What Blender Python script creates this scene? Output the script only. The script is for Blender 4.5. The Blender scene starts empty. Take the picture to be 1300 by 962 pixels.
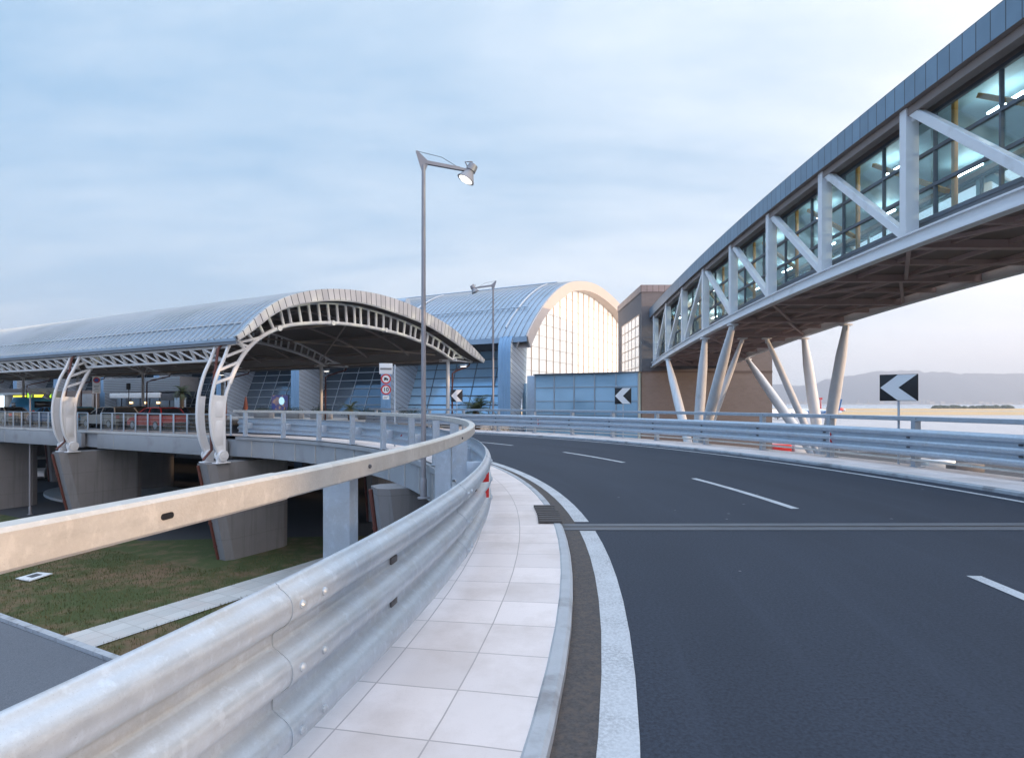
import bpy, bmesh, math, random
from math import sin, cos, radians, pi, sqrt, atan2
from mathutils import Vector as V
random.seed(7)
SC = bpy.context.scene
COL = SC.collection

# ------------------------------------------------------------------ frames
H = 1.65                                   # eye height above the pavement (z = 0)
CX, CY = -25.7, 8.0                        # centre of the curved ramp
DX, DY = -.88, .475                        # along the terminal (away, to the left)
NX, NY = .475, .88                         # across, towards the terminal
GZ = -6.0                                  # lower ground level
def AB(a, b, z=0): return V((DX*a+NX*b, DY*a+NY*b, z))
TH = math.degrees(atan2(NY, NX))
def PQ(q, r, z=0):                         # ramp: q<=0 straight part (metres), else degrees on the arc
    if q[0] == 'arc': t = radians(q[1]); return V((CX+r*cos(t), CY+r*sin(t), z))
    o = V((CX+r*NX, CY+r*NY, z)); return o + V((DX, DY, 0))*q[1]
def ramp(t0, t1, straight, step=1.5):
    n = max(2, int(abs(t1-t0)/step)); qs = [('arc', t0+(t1-t0)*i/n) for i in range(n+1)]
    if straight:
        m = max(1, int(straight/6)); qs += [('str', straight*(i+1)/m) for i in range(m)]
    return qs

# ------------------------------------------------------------------ mesh builder
class MB:
    def __init__(s): s.v = []; s.f = []; s.uv = {}
    def add(s, vs, fs, uvs=None):
        o = len(s.v); s.v += [tuple(p) for p in vs]
        for i, f in enumerate(fs):
            s.f.append(tuple(k+o for k in f))
            if uvs: s.uv[len(s.f)-1] = [uvs[k] for k in f]
        return s
    def quad(s, a, b, c, d, uv=None): return s.add([a, b, c, d], [(0, 1, 2, 3)], uv)
    def box(s, c, size, ax=None, bev=0):
        x, y, z = ax or (V((1, 0, 0)), V((0, 1, 0)), V((0, 0, 1)))
        c = V(c); hx, hy, hz = size[0]/2, size[1]/2, size[2]/2
        if bev <= 0:
            vs = [c+x*(i*hx)+y*(j*hy)+z*(k*hz) for i in (-1, 1) for j in (-1, 1) for k in (-1, 1)]
            return s.add(vs, [(0, 1, 3, 2), (4, 6, 7, 5), (0, 4, 5, 1), (2, 3, 7, 6), (0, 2, 6, 4), (1, 5, 7, 3)])
        b = min(bev, hx*.9, hy*.9, hz*.9)
        bm = bmesh.new(); bmesh.ops.create_cube(bm, size=1)
        for v in bm.verts: v.co = V((v.co.x*2*hx, v.co.y*2*hy, v.co.z*2*hz))
        bmesh.ops.bevel(bm, geom=bm.edges[:], offset=b, segments=2, affect='EDGES', profile=.5)
        bm.verts.index_update()
        vs = [c+x*v.co.x+y*v.co.y+z*v.co.z for v in bm.verts]; fs = [tuple(v.index for v in f.verts) for f in bm.faces]
        bm.free(); return s.add(vs, fs)
    def bar(s, p, q, w, h=None, up=V((0, 0, 1))):
        p, q = V(p), V(q); y = (q-p); L = y.length
        if L < 1e-6: return s
        y = y/L; h = h or w
        if abs(y.dot(up)) > .98: up = V((1, 0, 0)) if abs(y.x) < .9 else V((0, 1, 0))
        x = y.cross(up).normalized(); z = x.cross(y)
        return s.box((p+q)/2, (w, L, h), (x, y, z))
    def tube(s, pts, r, n=8, cap=True):
        pts = [V(p) for p in pts]; m = len(pts); rr = r if isinstance(r, (list, tuple)) else [r]*m
        vs = []; prev = None
        for i, p in enumerate(pts):
            t = (pts[min(i+1, m-1)]-pts[max(i-1, 0)]).normalized()
            if prev is None:
                u = V((0, 0, 1)) if abs(t.z) < .9 else V((1, 0, 0)); x = t.cross(u).normalized()
            else: x = (prev-t*prev.dot(t)).normalized()
            prev = x; y = t.cross(x)
            for k in range(n): a = 2*pi*k/n; vs.append(p+(x*cos(a)+y*sin(a))*rr[i])
        fs = [(i*n+k, i*n+(k+1) % n, (i+1)*n+(k+1) % n, (i+1)*n+k) for i in range(m-1) for k in range(n)]
        if cap: fs += [tuple(range(n-1, -1, -1)), tuple((m-1)*n+k for k in range(n))]
        return s.add(vs, fs)
    def lathe(s, c, prof, n=16, ax=None):          # prof (r,z) along axis
        x, y, z = ax or (V((1, 0, 0)), V((0, 1, 0)), V((0, 0, 1))); c = V(c)
        vs = [c+(x*cos(2*pi*k/n)+y*sin(2*pi*k/n))*r+z*h for r, h in prof for k in range(n)]
        m = len(prof)
        fs = [(i*n+k, i*n+(k+1) % n, (i+1)*n+(k+1) % n, (i+1)*n+k) for i in range(m-1) for k in range(n)]
        fs += [tuple(range(n-1, -1, -1)), tuple((m-1)*n+k for k in range(n))]
        return s.add(vs, fs)
    def prism(s, poly, e0, e1):                    # poly: list of 3D points (planar), extruded by e0..e1 vectors
        a = [V(p)+e0 for p in poly]; b = [V(p)+e1 for p in poly]; n = len(poly)
        return s.add(a+b, [tuple(range(n-1, -1, -1)), tuple(range(n, 2*n))]+[(i, (i+1) % n, n+(i+1) % n, n+i) for i in range(n)])
    def sweep(s, qs, prof, closed=False, cap=False, lat=PQ):   # prof [(r,z)], uv = (metres along, running width)
        m = len(prof); L = 0; rows = []
        ss = [0]
        for k in range(1, m): ss.append(ss[-1]+sqrt((prof[k][0]-prof[k-1][0])**2+(prof[k][1]-prof[k-1][1])**2))
        vs = []; uv = []; prev = None
        for q in qs:
            c = lat(q, prof[0][0], 0)
            if prev is not None: L += (c-prev).length
            prev = c
            for k, (r, z) in enumerate(prof): vs.append(lat(q, r, z)); uv.append((L, prof[0][0]+ss[k]))
        kk = m if closed else m-1
        fs = [(i*m+k, i*m+(k+1) % m, (i+1)*m+(k+1) % m, (i+1)*m+k) for i in range(len(qs)-1) for k in range(kk)]
        s.add(vs, fs, uv)
        if cap and closed:
            n0 = len(s.v)-len(vs); e = len(qs)-1
            s.f.append(tuple(n0+k for k in range(m-1, -1, -1))); s.f.append(tuple(n0+e*m+k for k in range(m)))
        return s
    def build(s, name, mt, parent=None, origin=None, smooth=32, fix=True):
        me = bpy.data.meshes.new(name); o = V(origin) if origin is not None else V((0, 0, 0))
        me.from_pydata([(p[0]-o.x, p[1]-o.y, p[2]-o.z) for p in s.v], [], s.f)
        if s.uv:
            l = me.uv_layers.new(name='UVMap')
            for i, poly in enumerate(me.polygons):
                u = s.uv.get(i)
                if u:
                    for k, li in enumerate(poly.loop_indices): l.data[li].uv = u[k]
        if fix:
            bm = bmesh.new(); bm.from_mesh(me); bmesh.ops.recalc_face_normals(bm, faces=bm.faces[:]); bm.to_mesh(me); bm.free()
        me.materials.append(mt)
        if smooth:
            me.shade_smooth()
            try: me.set_sharp_from_angle(angle=radians(smooth))
            except Exception: pass
        ob = bpy.data.objects.new(name, me); COL.objects.link(ob); ob.location = o
        if parent is not None:
            ob.parent = parent; ob.matrix_parent_inverse = parent.matrix_basis.inverted()
        return ob
def tag(o, label=None, cat=None, group=None, kind=None):
    if label: o['label'] = label
    if cat: o['category'] = cat
    if group: o['group'] = group
    if kind: o['kind'] = kind
    return o
def thing(name, label, cat, loc=(0, 0, 0), group=None):
    o = bpy.data.objects.new(name, None); COL.objects.link(o); o.location = loc; o.empty_display_size = .2
    return tag(o, label, cat, group)
def struct(o): o['kind'] = 'structure'; return o
def copy_tree(o, parent=None):
    c = o.copy(); COL.objects.link(c)
    if parent is not None: c.parent = parent
    for ch in [k for k in bpy.data.objects if k.parent == o]: copy_tree(ch, c)
    return c

# ------------------------------------------------------------------ materials
def nodes(name):
    m = bpy.data.materials.new(name); m.use_nodes = True; nt = m.node_tree
    return m, nt, nt.nodes['Principled BSDF']
def N(nt, t, **k):
    n = nt.nodes.new(t)
    for a, b in k.items():
        if a.startswith('i_'): n.inputs[a[2:].replace('_', ' ')].default_value = b
        else: setattr(n, a, b)
    return n
def mixc(nt, fac, a, b, bt='MIX'):
    n = nt.nodes.new('ShaderNodeMix'); n.data_type = 'RGBA'; n.blend_type = bt
    for k, x in ((0, fac), (6, a), (7, b)):
        if hasattr(x, 'is_linked') or hasattr(x, 'links'): nt.links.new(x, n.inputs[k])
        else: n.inputs[k].default_value = x if k == 0 else (tuple(x)+(1,) if len(x) == 3 else x)
    return n.outputs[2]
def math_(nt, op, a, b=0, c=None):
    n = nt.nodes.new('ShaderNodeMath'); n.operation = op
    for k, x in enumerate((a, b) if c is None else (a, b, c)):
        if hasattr(x, 'links'): nt.links.new(x, n.inputs[k])
        else: n.inputs[k].default_value = x
    return n.outputs[0]
def noise(nt, scale, detail=4, rough=.55, coord='Object', sc=None):
    tc = N(nt, 'ShaderNodeTexCoord'); n = N(nt, 'ShaderNodeTexNoise'); n.inputs['Scale'].default_value = scale
    n.inputs['Detail'].default_value = detail; n.inputs['Roughness'].default_value = rough
    src = tc.outputs[coord]
    if sc:
        mp = N(nt, 'ShaderNodeMapping'); mp.inputs['Scale'].default_value = sc; nt.links.new(src, mp.inputs[0]); src = mp.outputs[0]
    nt.links.new(src, n.inputs['Vector']); return n.outputs[0]
def ramp01(nt, x, a, b):
    n = N(nt, 'ShaderNodeMapRange'); nt.links.new(x, n.inputs[0]); n.inputs[1].default_value = a; n.inputs[2].default_value = b
    n.clamp = True; return n.outputs[0]
def bump(nt, p, h, strength=.3, dist=.01):
    b = N(nt, 'ShaderNodeBump'); b.inputs['Strength'].default_value = strength; b.inputs['Distance'].default_value = dist
    nt.links.new(h, b.inputs['Height']); nt.links.new(b.outputs[0], p.inputs['Normal'])
def mat(name, c, rough=.6, metal=0, var=.12, scale=3, bs=0, bscale=60, dark=None, dthr=(.55, .75), emit=0, spec=None, rvar=0, spangle=0):
    m, nt, p = nodes(name)
    f = noise(nt, scale)
    col = mixc(nt, f, tuple(x*(1-var) for x in c), tuple(min(1, x*(1+var)) for x in c))
    if dark: col = mixc(nt, ramp01(nt, noise(nt, scale*.45+.13, 6), *dthr), col, dark)
    if spangle:
        f1 = noise(nt, spangle*2.2, 3, .5); f2 = noise(nt, spangle*.55, 5, .62, sc=(1, 1, .6))
        col = mixc(nt, math_(nt, 'MULTIPLY', ramp01(nt, f1, .50, .62), .16), col, tuple(min(1, x*1.25) for x in c))
        col = mixc(nt, math_(nt, 'MULTIPLY', ramp01(nt, f2, .56, .66), .42), col, tuple(min(1, x*1.32) for x in c))
        col = mixc(nt, math_(nt, 'MULTIPLY', ramp01(nt, noise(nt, 3.1, 6, .7, sc=(1, 1, 3)), .55, .70), .35), col, tuple(x*.66 for x in c))
        sp2 = noise(nt, 300, 2); col = mixc(nt, math_(nt, 'MULTIPLY', ramp01(nt, sp2, .64, .72), .5), col, tuple(x*.55 for x in c))
    nt.links.new(col, p.inputs['Base Color']); p.inputs['Roughness'].default_value = rough; p.inputs['Metallic'].default_value = metal
    if rvar:
        r = ramp01(nt, noise(nt, scale*2.3, 5), .3, .7)
        nt.links.new(math_(nt, 'MULTIPLY_ADD', r, rvar, rough-rvar/2), p.inputs['Roughness'])
    if spec is not None: p.inputs['Specular IOR Level'].default_value = spec
    if bs: bump(nt, p, noise(nt, bscale, 6), bs, .01)
    if emit:
        p.inputs['Emission Color'].default_value = tuple(c)+(1,); p.inputs['Emission Strength'].default_value = emit
    return m
def stripes(nt, cu, cv, pitch, w, off=0):
    uv = N(nt, 'ShaderNodeUVMap'); s = N(nt, 'ShaderNodeSeparateXYZ'); nt.links.new(uv.outputs[0], s.inputs[0])
    t = math_(nt, 'ADD', math_(nt, 'MULTIPLY', s.outputs[0], cu/pitch), math_(nt, 'MULTIPLY', s.outputs[1], cv/pitch))
    fr = math_(nt, 'FRACT', math_(nt, 'ADD', t, off+1000))
    return math_(nt, 'LESS_THAN', fr, w/pitch), math_(nt, 'FLOOR', math_(nt, 'ADD', t, off+1000))
def seam_mat(name, c, cu, cv, pitch, w, line, rough=.45, metal=.3, var=.1, pv=.12):
    m, nt, p = nodes(name); ln, cell = stripes(nt, cu, cv, pitch, w)
    wn = N(nt, 'ShaderNodeTexWhiteNoise'); wn.noise_dimensions = '1D'; nt.links.new(cell, wn.inputs['W'])
    f = math_(nt, 'ADD', math_(nt, 'MULTIPLY', noise(nt, 1.7), .6), math_(nt, 'MULTIPLY', wn.outputs[0], .4))
    col = mixc(nt, f, tuple(x*(1-var-pv) for x in c), tuple(x*(1+var+pv) for x in c))
    nt.links.new(mixc(nt, ln, col, line), p.inputs['Base Color'])
    p.inputs['Roughness'].default_value = rough; p.inputs['Metallic'].default_value = metal
    bump(nt, p, math_(nt, 'SUBTRACT', 1, ln), .5, .02); return m
def glass_mat(name, tint, refl=(.8, .9, 1), base=.06, rough=.02):
    m, nt, p = nodes(name); nt.nodes.remove(p); out = [n for n in nt.nodes if n.type == 'OUTPUT_MATERIAL'][0]
    t = N(nt, 'ShaderNodeBsdfTransparent'); t.inputs[0].default_value = tuple(tint)+(1,)
    g = N(nt, 'ShaderNodeBsdfGlossy'); g.inputs['Roughness'].default_value = rough; g.inputs[0].default_value = tuple(refl)+(1,)
    lw = N(nt, 'ShaderNodeLayerWeight'); lw.inputs[0].default_value = .5
    fr = math_(nt, 'MULTIPLY', math_(nt, 'POWER', lw.outputs['Facing'], 5), .9)
    mx = N(nt, 'ShaderNodeMixShader'); nt.links.new(math_(nt, 'ADD', fr, base), mx.inputs[0])
    nt.links.new(t.outputs[0], mx.inputs[1]); nt.links.new(g.outputs[0], mx.inputs[2]); nt.links.new(mx.outputs[0], out.inputs[0]); return m
def emit_mat(name, c, s):
    m, nt, p = nodes(name); p.inputs['Base Color'].default_value = tuple(c)+(1,)
    p.inputs['Emission Color'].default_value = tuple(c)+(1,); p.inputs['Emission Strength'].default_value = s; return m

M = {}
M['galv'] = mat('galvanised_steel', (.47, .54, .62), .40, .5, .14, 9, .10, 140, dark=(.45, .49, .53), dthr=(.5, .75), rvar=.2, spangle=34)
M['galv_old'] = mat('weathered_galvanised_rail', (.58, .55, .51), .5, .2, .16, 7, .15, 90, dark=(.52, .48, .43), dthr=(.5, .7), rvar=.2, spangle=30)
M['white'] = mat('white_painted_steel', (.74, .74, .75), .42, 0, .05, 2.5, dark=(.6, .58, .56), dthr=(.62, .8))
M['bridge_white'] = mat('bridge_white_paint', (.80, .81, .83), .45, 0, .06, 2, dark=(.62, .61, .6), dthr=(.6, .78))
M['asphalt'] = None; M['concrete'] = mat('concrete', (.33, .34, .36), .85, 0, .1, 1.2, .25, 30, dark=(.24, .24, .25), dthr=(.55, .72))
M['concrete_pale'] = mat('pale_concrete', (.50, .50, .49), .8, 0, .1, 1.5, .2, 40, dark=(.38, .37, .35), dthr=(.55, .7))
def pier_mat():
    m, nt, p = nodes('pier_concrete'); st = noise(nt, 1, 5, .6, sc=(5, 5, .25)); ns = noise(nt, .8, 6)
    col = mixc(nt, ns, (.20, .195, .20), (.28, .27, .275)); col = mixc(nt, math_(nt, 'MULTIPLY', ramp01(nt, st, .5, .75), .55), col, (.13, .125, .125))
    tc = N(nt, 'ShaderNodeTexCoord'); sp = N(nt, 'ShaderNodeSeparateXYZ'); nt.links.new(tc.outputs['Object'], sp.inputs[0])
    ln = math_(nt, 'LESS_THAN', math_(nt, 'FRACT', math_(nt, 'MULTIPLY', sp.outputs[2], .8)), .02)
    nt.links.new(mixc(nt, math_(nt, 'MULTIPLY', ln, .5), col, (.14, .135, .135)), p.inputs['Base Color']); p.inputs['Roughness'].default_value = .85; bump(nt, p, noise(nt, 25, 6), .25, .01); return m
M['pier'] = pier_mat()
M['kerb'] = mat('kerb_stone', (.40, .42, .45), .75, 0, .15, 5, .3, 50, dark=(.25, .25, .26), dthr=(.52, .66))
M['steel_dark'] = mat('dark_steel', (.10, .10, .11), .5, .3)
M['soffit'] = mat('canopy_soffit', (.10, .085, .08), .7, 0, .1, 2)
M['under_bridge'] = mat('bridge_underside', (.56, .42, .40), .6, 0, .1, 2)
M['under'] = mat('soffit_steel', (.30, .25, .23), .6, 0, .1, 2)
M['black'] = mat('black', (.012, .012, .014), .5)
M['rubber'] = mat('tyre_rubber', (.02, .02, .02), .8)
M['red'] = mat('red_reflector', (.6, .02, .02), .35)
M['redpipe'] = mat('red_brown_pipe', (.13, .04, .03), .5)
M['sign_white'] = mat('sign_white', (.78, .79, .8), .4, var=.03)
M['sign_red'] = mat('sign_red', (.55, .03, .03), .4, var=.03)
M['line'] = None
M['brick'] = None
M['glass_bridge'] = glass_mat('bridge_glass', (.74, .89, .94), (.75, .95, 1), .13)
M['glass_rail'] = glass_mat('balustrade_glass', (.80, .82, .82), (1, 1, 1), .03)
M['glass_car'] = mat('car_glass', (.03, .035, .04), .05, 0, spec=.9)
M['lamp_metal'] = mat('lamp_grey_metal', (.30, .29, .31), .45, .3)
M['lens_off'] = mat('lamp_lens', (.55, .6, .65), .1, 0, spec=.8)
M['lamp_on'] = emit_mat('lit_lamp', (1, .97, .9), 1.4)
M['tube_on'] = emit_mat('fluorescent_tube', (.90, 1, 1), 12)
M['yellow_on'] = emit_mat('yellow_lit_sign', (.95, .80, .03), .9)
M['green_on'] = emit_mat('green_lit_sign', (.35, .75, .03), .8)
M['warm_on'] = emit_mat('warm_shop_light', (1, .6, .25), 2.0)
M['cool_on'] = emit_mat('cool_shop_light', (.75, .9, 1), 1.2)
M['roof'] = None

def asphalt(name, base, tracks=False):
    m, nt, p = nodes(name)
    a = noise(nt, 120, 5, .8); b = noise(nt, .35, 5, .6); c = noise(nt, 3.1, 5)
    col = mixc(nt, a, tuple(x*.35 for x in base), tuple(x*1.65 for x in base))
    col = mixc(nt, math_(nt, 'MULTIPLY', ramp01(nt, b, .42, .68), .5), col, tuple(x*1.45 for x in base))
    col = mixc(nt, math_(nt, 'MULTIPLY', ramp01(nt, c, .55, .8), .4), col, tuple(x*.7 for x in base))
    g2 = noise(nt, 42, 4, .7); col = mixc(nt, ramp01(nt, g2, .3, .7), tuple(x*.62 for x in base), mixc(nt, .45, col, tuple(x*1.75 for x in base)))
    if tracks:
        uv = N(nt, 'ShaderNodeUVMap'); su = N(nt, 'ShaderNodeSeparateXYZ'); nt.links.new(uv.outputs[0], su.inputs[0])
        cs = math_(nt, 'COSINE', math_(nt, 'MULTIPLY', math_(nt, 'SUBTRACT', su.outputs[1], 27.5), 2*pi/2.05))
        tr = math_(nt, 'MULTIPLY', ramp01(nt, cs, .1, 1), math_(nt, 'MULTIPLY', ramp01(nt, noise(nt, .25, 5), .3, .7), .38))
        col = mixc(nt, tr, col, tuple(x*.62 for x in base))
        str_ = noise(nt, 1, 5, .6, coord='UV', sc=(.12, 2.6, 1)); col = mixc(nt, math_(nt, 'MULTIPLY', ramp01(nt, str_, .55, .75), .35), col, tuple(x*1.5 for x in base))
    vo = N(nt, 'ShaderNodeTexVoronoi'); vo.inputs['Scale'].default_value = 1.3; tc = N(nt, 'ShaderNodeTexCoord'); nt.links.new(tc.outputs['Object'], vo.inputs[0])
    spot = math_(nt, 'LESS_THAN', vo.outputs['Distance'], .03)
    col = mixc(nt, math_(nt, 'MULTIPLY', spot, .7), col, (.25, .25, .27))
    nt.links.new(col, p.inputs['Base Color']); p.inputs['Roughness'].default_value = .82; p.inputs['Specular IOR Level'].default_value = .3
    bump(nt, p, a, .35, .008); return m
M['asphalt'] = asphalt('asphalt', (.034, .042, .060), True)
M['asphalt_low'] = asphalt('asphalt_lower_road', (.13, .14, .16)); M['asphalt_car'] = asphalt('asphalt_car_park', (.055, .055, .06))
M['gutter'] = mat('gutter_asphalt', (.075, .068, .068), .9, 0, .75, 55, .6, 160, dark=(.11, .088, .078), dthr=(.46, .66))
def worn_line(name):
    m, nt, p = nodes(name)
    f = ramp01(nt, noise(nt, 45, 6, .75), .40, .60); g = ramp01(nt, noise(nt, 2.2, 4), .35, .7)
    col = mixc(nt, math_(nt, 'MULTIPLY', f, math_(nt, 'MULTIPLY_ADD', g, .55, .25)), (.56, .58, .61), (.16, .165, .18))
    nt.links.new(col, p.inputs['Base Color']); p.inputs['Roughness'].default_value = .7; bump(nt, p, noise(nt, 220, 3), .3, .006); return m
M['line'] = worn_line('worn_white_paint')
def tiles(name, pitch_u, pitch_v, off_v, c, line, lw=.012):
    m, nt, p = nodes(name)
    a, cu = stripes(nt, 1, 0, pitch_u, lw); b, cv = stripes(nt, 0, 1, pitch_v, lw, off_v)
    ln = math_(nt, 'MAXIMUM', a, b)
    wn = N(nt, 'ShaderNodeTexWhiteNoise'); wn.noise_dimensions = '2D'; cb = N(nt, 'ShaderNodeCombineXYZ')
    nt.links.new(cu, cb.inputs[0]); nt.links.new(cv, cb.inputs[1]); nt.links.new(cb.outputs[0], wn.inputs['Vector'])
    f = math_(nt, 'ADD', math_(nt, 'MULTIPLY', wn.outputs[0], .45), math_(nt, 'MULTIPLY', noise(nt, 1.6, 6), .55))
    col = mixc(nt, f, tuple(x*.77 for x in c), tuple(min(.86, x*1.14) for x in c))
    col = mixc(nt, math_(nt, 'MULTIPLY', ramp01(nt, noise(nt, 130, 2), .6, .75), .35), col, tuple(x*.6 for x in c))
    col = mixc(nt, math_(nt, 'MULTIPLY', ramp01(nt, noise(nt, .9, 8, .7), .46, .66), .65), col, (.55, .47, .43))
    nt.links.new(mixc(nt, ln, col, line), p.inputs['Base Color']); p.inputs['Roughness'].default_value = .75
    bump(nt, p, math_(nt, 'ADD', math_(nt, 'SUBTRACT', 1, ln), math_(nt, 'MULTIPLY', noise(nt, 150, 3), .15)), .5, .006); return m
M['tiles'] = tiles('pavement_slabs', .5, .5, -.6, (.76, .68, .66), (.42, .37, .36), .009)
M['plaza'] = tiles('plaza_slabs', .6, .6, 0, (.42, .41, .40), (.2, .19, .18))
def brick(name):
    m, nt, p = nodes(name); tc = N(nt, 'ShaderNodeTexCoord'); b = N(nt, 'ShaderNodeTexBrick')
    uv = N(nt, 'ShaderNodeUVMap'); nt.links.new(uv.outputs[0], b.inputs[0])
    b.inputs['Color1'].default_value = (.175, .158, .16, 1); b.inputs['Color2'].default_value = (.205, .185, .187, 1); b.inputs['Mortar'].default_value = (.22, .18, .17, 1)
    b.inputs['Scale'].default_value = 1; b.inputs['Mortar Size'].default_value = .012; b.inputs['Brick Width'].default_value = .4; b.inputs['Row Height'].default_value = .2
    col = mixc(nt, .35, b.outputs[0], noise_col(nt, .5, (.155, .14, .14), (.225, .20, .20)))
    nt.links.new(col, p.inputs['Base Color']); p.inputs['Roughness'].default_value = .85; bump(nt, p, b.outputs['Fac'], -.3, .01); return m
def noise_col(nt, s, a, b): return mixc(nt, noise(nt, s, 5), a, b)
M['brick'] = brick('brown_block_masonry')
M['roof'] = mat('zinc_roof', (.33, .42, .52), .38, .35, .12, .35, 0, dark=(.27, .35, .43), dthr=(.45, .75), rvar=.12)
M['fascia_panel'] = seam_mat('canopy_edge_cladding', (.62, .60, .60), 1, 0, .45, .05, (.10, .10, .11), .45, .2)
M['fin_side'] = seam_mat('fin_seamed_cladding', (.46, .53, .62), .42, 1, .48, .045, (.10, .12, .15), .5, .1)
M['fin_front'] = mat('fin_front_zinc', (.27, .44, .64), .45, .15, .08, .6)
M['bridge_fascia'] = seam_mat('bridge_roof_cladding', (.19, .28, .37), 1, 0, .45, .03, (.06, .08, .10), .4, .35)
M['vault_fascia'] = mat('vault_edge_cladding', (.66, .58, .54), .5, .1, .08, .8)
M['coping'] = seam_mat('tower_coping', (.30, .25, .25), 1, 0, .5, .04, (.1, .08, .08), .5, .2)
def refl_glass(name, c, metal, rough=.06, wob=.02):
    m, nt, p = nodes(name); wn = noise(nt, .45, 2)
    col = mixc(nt, wn, tuple(x*.85 for x in c), tuple(min(1, x*1.12) for x in c)); nt.links.new(col, p.inputs['Base Color'])
    p.inputs['Metallic'].default_value = metal; p.inputs['Roughness'].default_value = rough; bump(nt, p, noise(nt, .35, 1), wob, .3); return m
M['glass_blue'] = refl_glass('blue_reflective_glass', (.40, .62, .80), .25, .10)
M['glass_dark'] = refl_glass('dark_terminal_glass', (.13, .17, .21), .6)
M['glass_white'] = mat('white_glass_painted_glow', (.82, .80, .76), .18, .0, .03, .5, spec=.8, emit=.34)  # emission paints in the sun's glow on the vault end
M['glass_tower'] = mat('tower_glass_painted_reflection', (.78, .76, .73), .15, .0, .03, .5, spec=.9, emit=.12)  # white with faint emission, painting in the reflection of the vault end
M['mull'] = mat('mullion_grey', (.42, .46, .50), .4, .3)
M['mull_dark'] = mat('mullion_dark', (.13, .15, .18), .45, .3)
M['mull_warm'] = mat('mullion_bronze', (.62, .46, .36), .5, .2)
def grass_ground(name):
    m, nt, p = nodes(name)
    a = noise(nt, .22, 6, .65); b = noise(nt, 9, 6, .7); c = noise(nt, 1.3, 5)
    g = mixc(nt, b, (.035, .050, .012), (.08, .10, .026)); d = mixc(nt, b, (.13, .075, .04), (.22, .145, .085))
    f = ramp01(nt, math_(nt, 'ADD', math_(nt, 'MULTIPLY', a, .6), math_(nt, 'MULTIPLY', c, .4)), .46, .60)
    nt.links.new(mixc(nt, f, g, d), p.inputs['Base Color']); p.inputs['Roughness'].default_value = .95; bump(nt, p, b, .8, .06); return m
M['grass_ground'] = grass_ground('lawn_soil')
def blade_mat():
    m, nt, p = nodes('grass_blades'); oi = noise(nt, .9, 4)
    nt.links.new(mixc(nt, ramp01(nt, oi, .35, .7), (.05, .068, .014), (.15, .12, .045)), p.inputs['Base Color']); p.inputs['Roughness'].default_value = .8; return m
M['blade'] = blade_mat()
M['apron'] = mat('apron_concrete', (.52, .49, .48), .8, 0, .06, .02, dark=(.44, .42, .42), dthr=(.5, .7))
M['dry'] = mat('dry_airfield_grass', (.66, .43, .20), .9, 0, .2, .02)
M['sea'] = mat('lagoon_water', (.45, .52, .58), .25, .3, .05, .01)
M['hill'] = mat('hill_scrub', (.06, .08, .12), .95, 0, .25, .004)
M['bush'] = mat('bush_leaves', (.035, .05, .025), .85, 0, .35, 3)
M['frond'] = mat('palm_frond', (.05, .075, .03), .6, 0, .35, 4)
M['bark'] = mat('palm_bark', (.16, .11, .075), .9, 0, .3, 12, .6, 30)

# ------------------------------------------------------------------ world, sun, camera
SUN_AZ = V((.905, -.425, 0)).normalized(); SUN_EL = radians(4.6)
sdir = V((SUN_AZ.x*cos(SUN_EL), SUN_AZ.y*cos(SUN_EL), sin(SUN_EL)))
W = bpy.data.worlds.new('World'); SC.world = W; W.use_nodes = True; nt = W.node_tree
bg = nt.nodes['Background']; bg.inputs[1].default_value = .15
sky = N(nt, 'ShaderNodeTexSky'); sky.sky_type = 'NISHITA'; sky.sun_disc = False; sky.sun_elevation = SUN_EL
sky.sun_rotation = atan2(SUN_AZ.x, SUN_AZ.y); sky.altitude = 10; sky.air_density = 1.0; sky.dust_density = .6; sky.ozone_density = 2.0
tc = N(nt, 'ShaderNodeTexCoord'); sep = N(nt, 'ShaderNodeSeparateXYZ'); nt.links.new(tc.outputs['Generated'], sep.inputs[0])
zc = math_(nt, 'MAXIMUM', sep.outputs[2], .0)
den = math_(nt, 'ADD', zc, .16)
cb = N(nt, 'ShaderNodeCombineXYZ'); nt.links.new(math_(nt, 'DIVIDE', sep.outputs[0], den), cb.inputs[0]); nt.links.new(math_(nt, 'DIVIDE', sep.outputs[1], den), cb.inputs[1])
def wn_(scale, det, rough, sc, loc=(0, 0, 0), rot=0, dist=0):
    mp = N(nt, 'ShaderNodeMapping'); mp.inputs['Scale'].default_value = sc; mp.inputs['Location'].default_value = loc; mp.inputs['Rotation'].default_value = (0, 0, rot)
    nt.links.new(cb.outputs[0], mp.inputs[0]); n = N(nt, 'ShaderNodeTexNoise'); n.inputs['Scale'].default_value = scale; n.inputs['Detail'].default_value = det
    n.inputs['Roughness'].default_value = rough; n.inputs['Distortion'].default_value = dist; nt.links.new(mp.outputs[0], n.inputs['Vector']); return n.outputs[0]
c1 = wn_(.8, 8, .6, (.55, 1.25, 1), (3.1, .7, 0), .35, .4); c2 = wn_(2.6, 6, .6, (.6, 1.3, 1), (1, 2, 0), .35, .3)
cl = math_(nt, 'ADD', math_(nt, 'MULTIPLY', c1, .72), math_(nt, 'MULTIPLY', c2, .28))
right = ramp01(nt, sep.outputs[0], -.35, .55)
cl = ramp01(nt, math_(nt, 'ADD', cl, math_(nt, 'MULTIPLY', right, .22)), .46, .74)
low = math_(nt, 'POWER', math_(nt, 'SUBTRACT', 1, math_(nt, 'MINIMUM', zc, 1)), 7)
veil = math_(nt, 'MINIMUM', math_(nt, 'ADD', math_(nt, 'MULTIPLY', cl, .70), math_(nt, 'MULTIPLY', low, .30)), .95)
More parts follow.
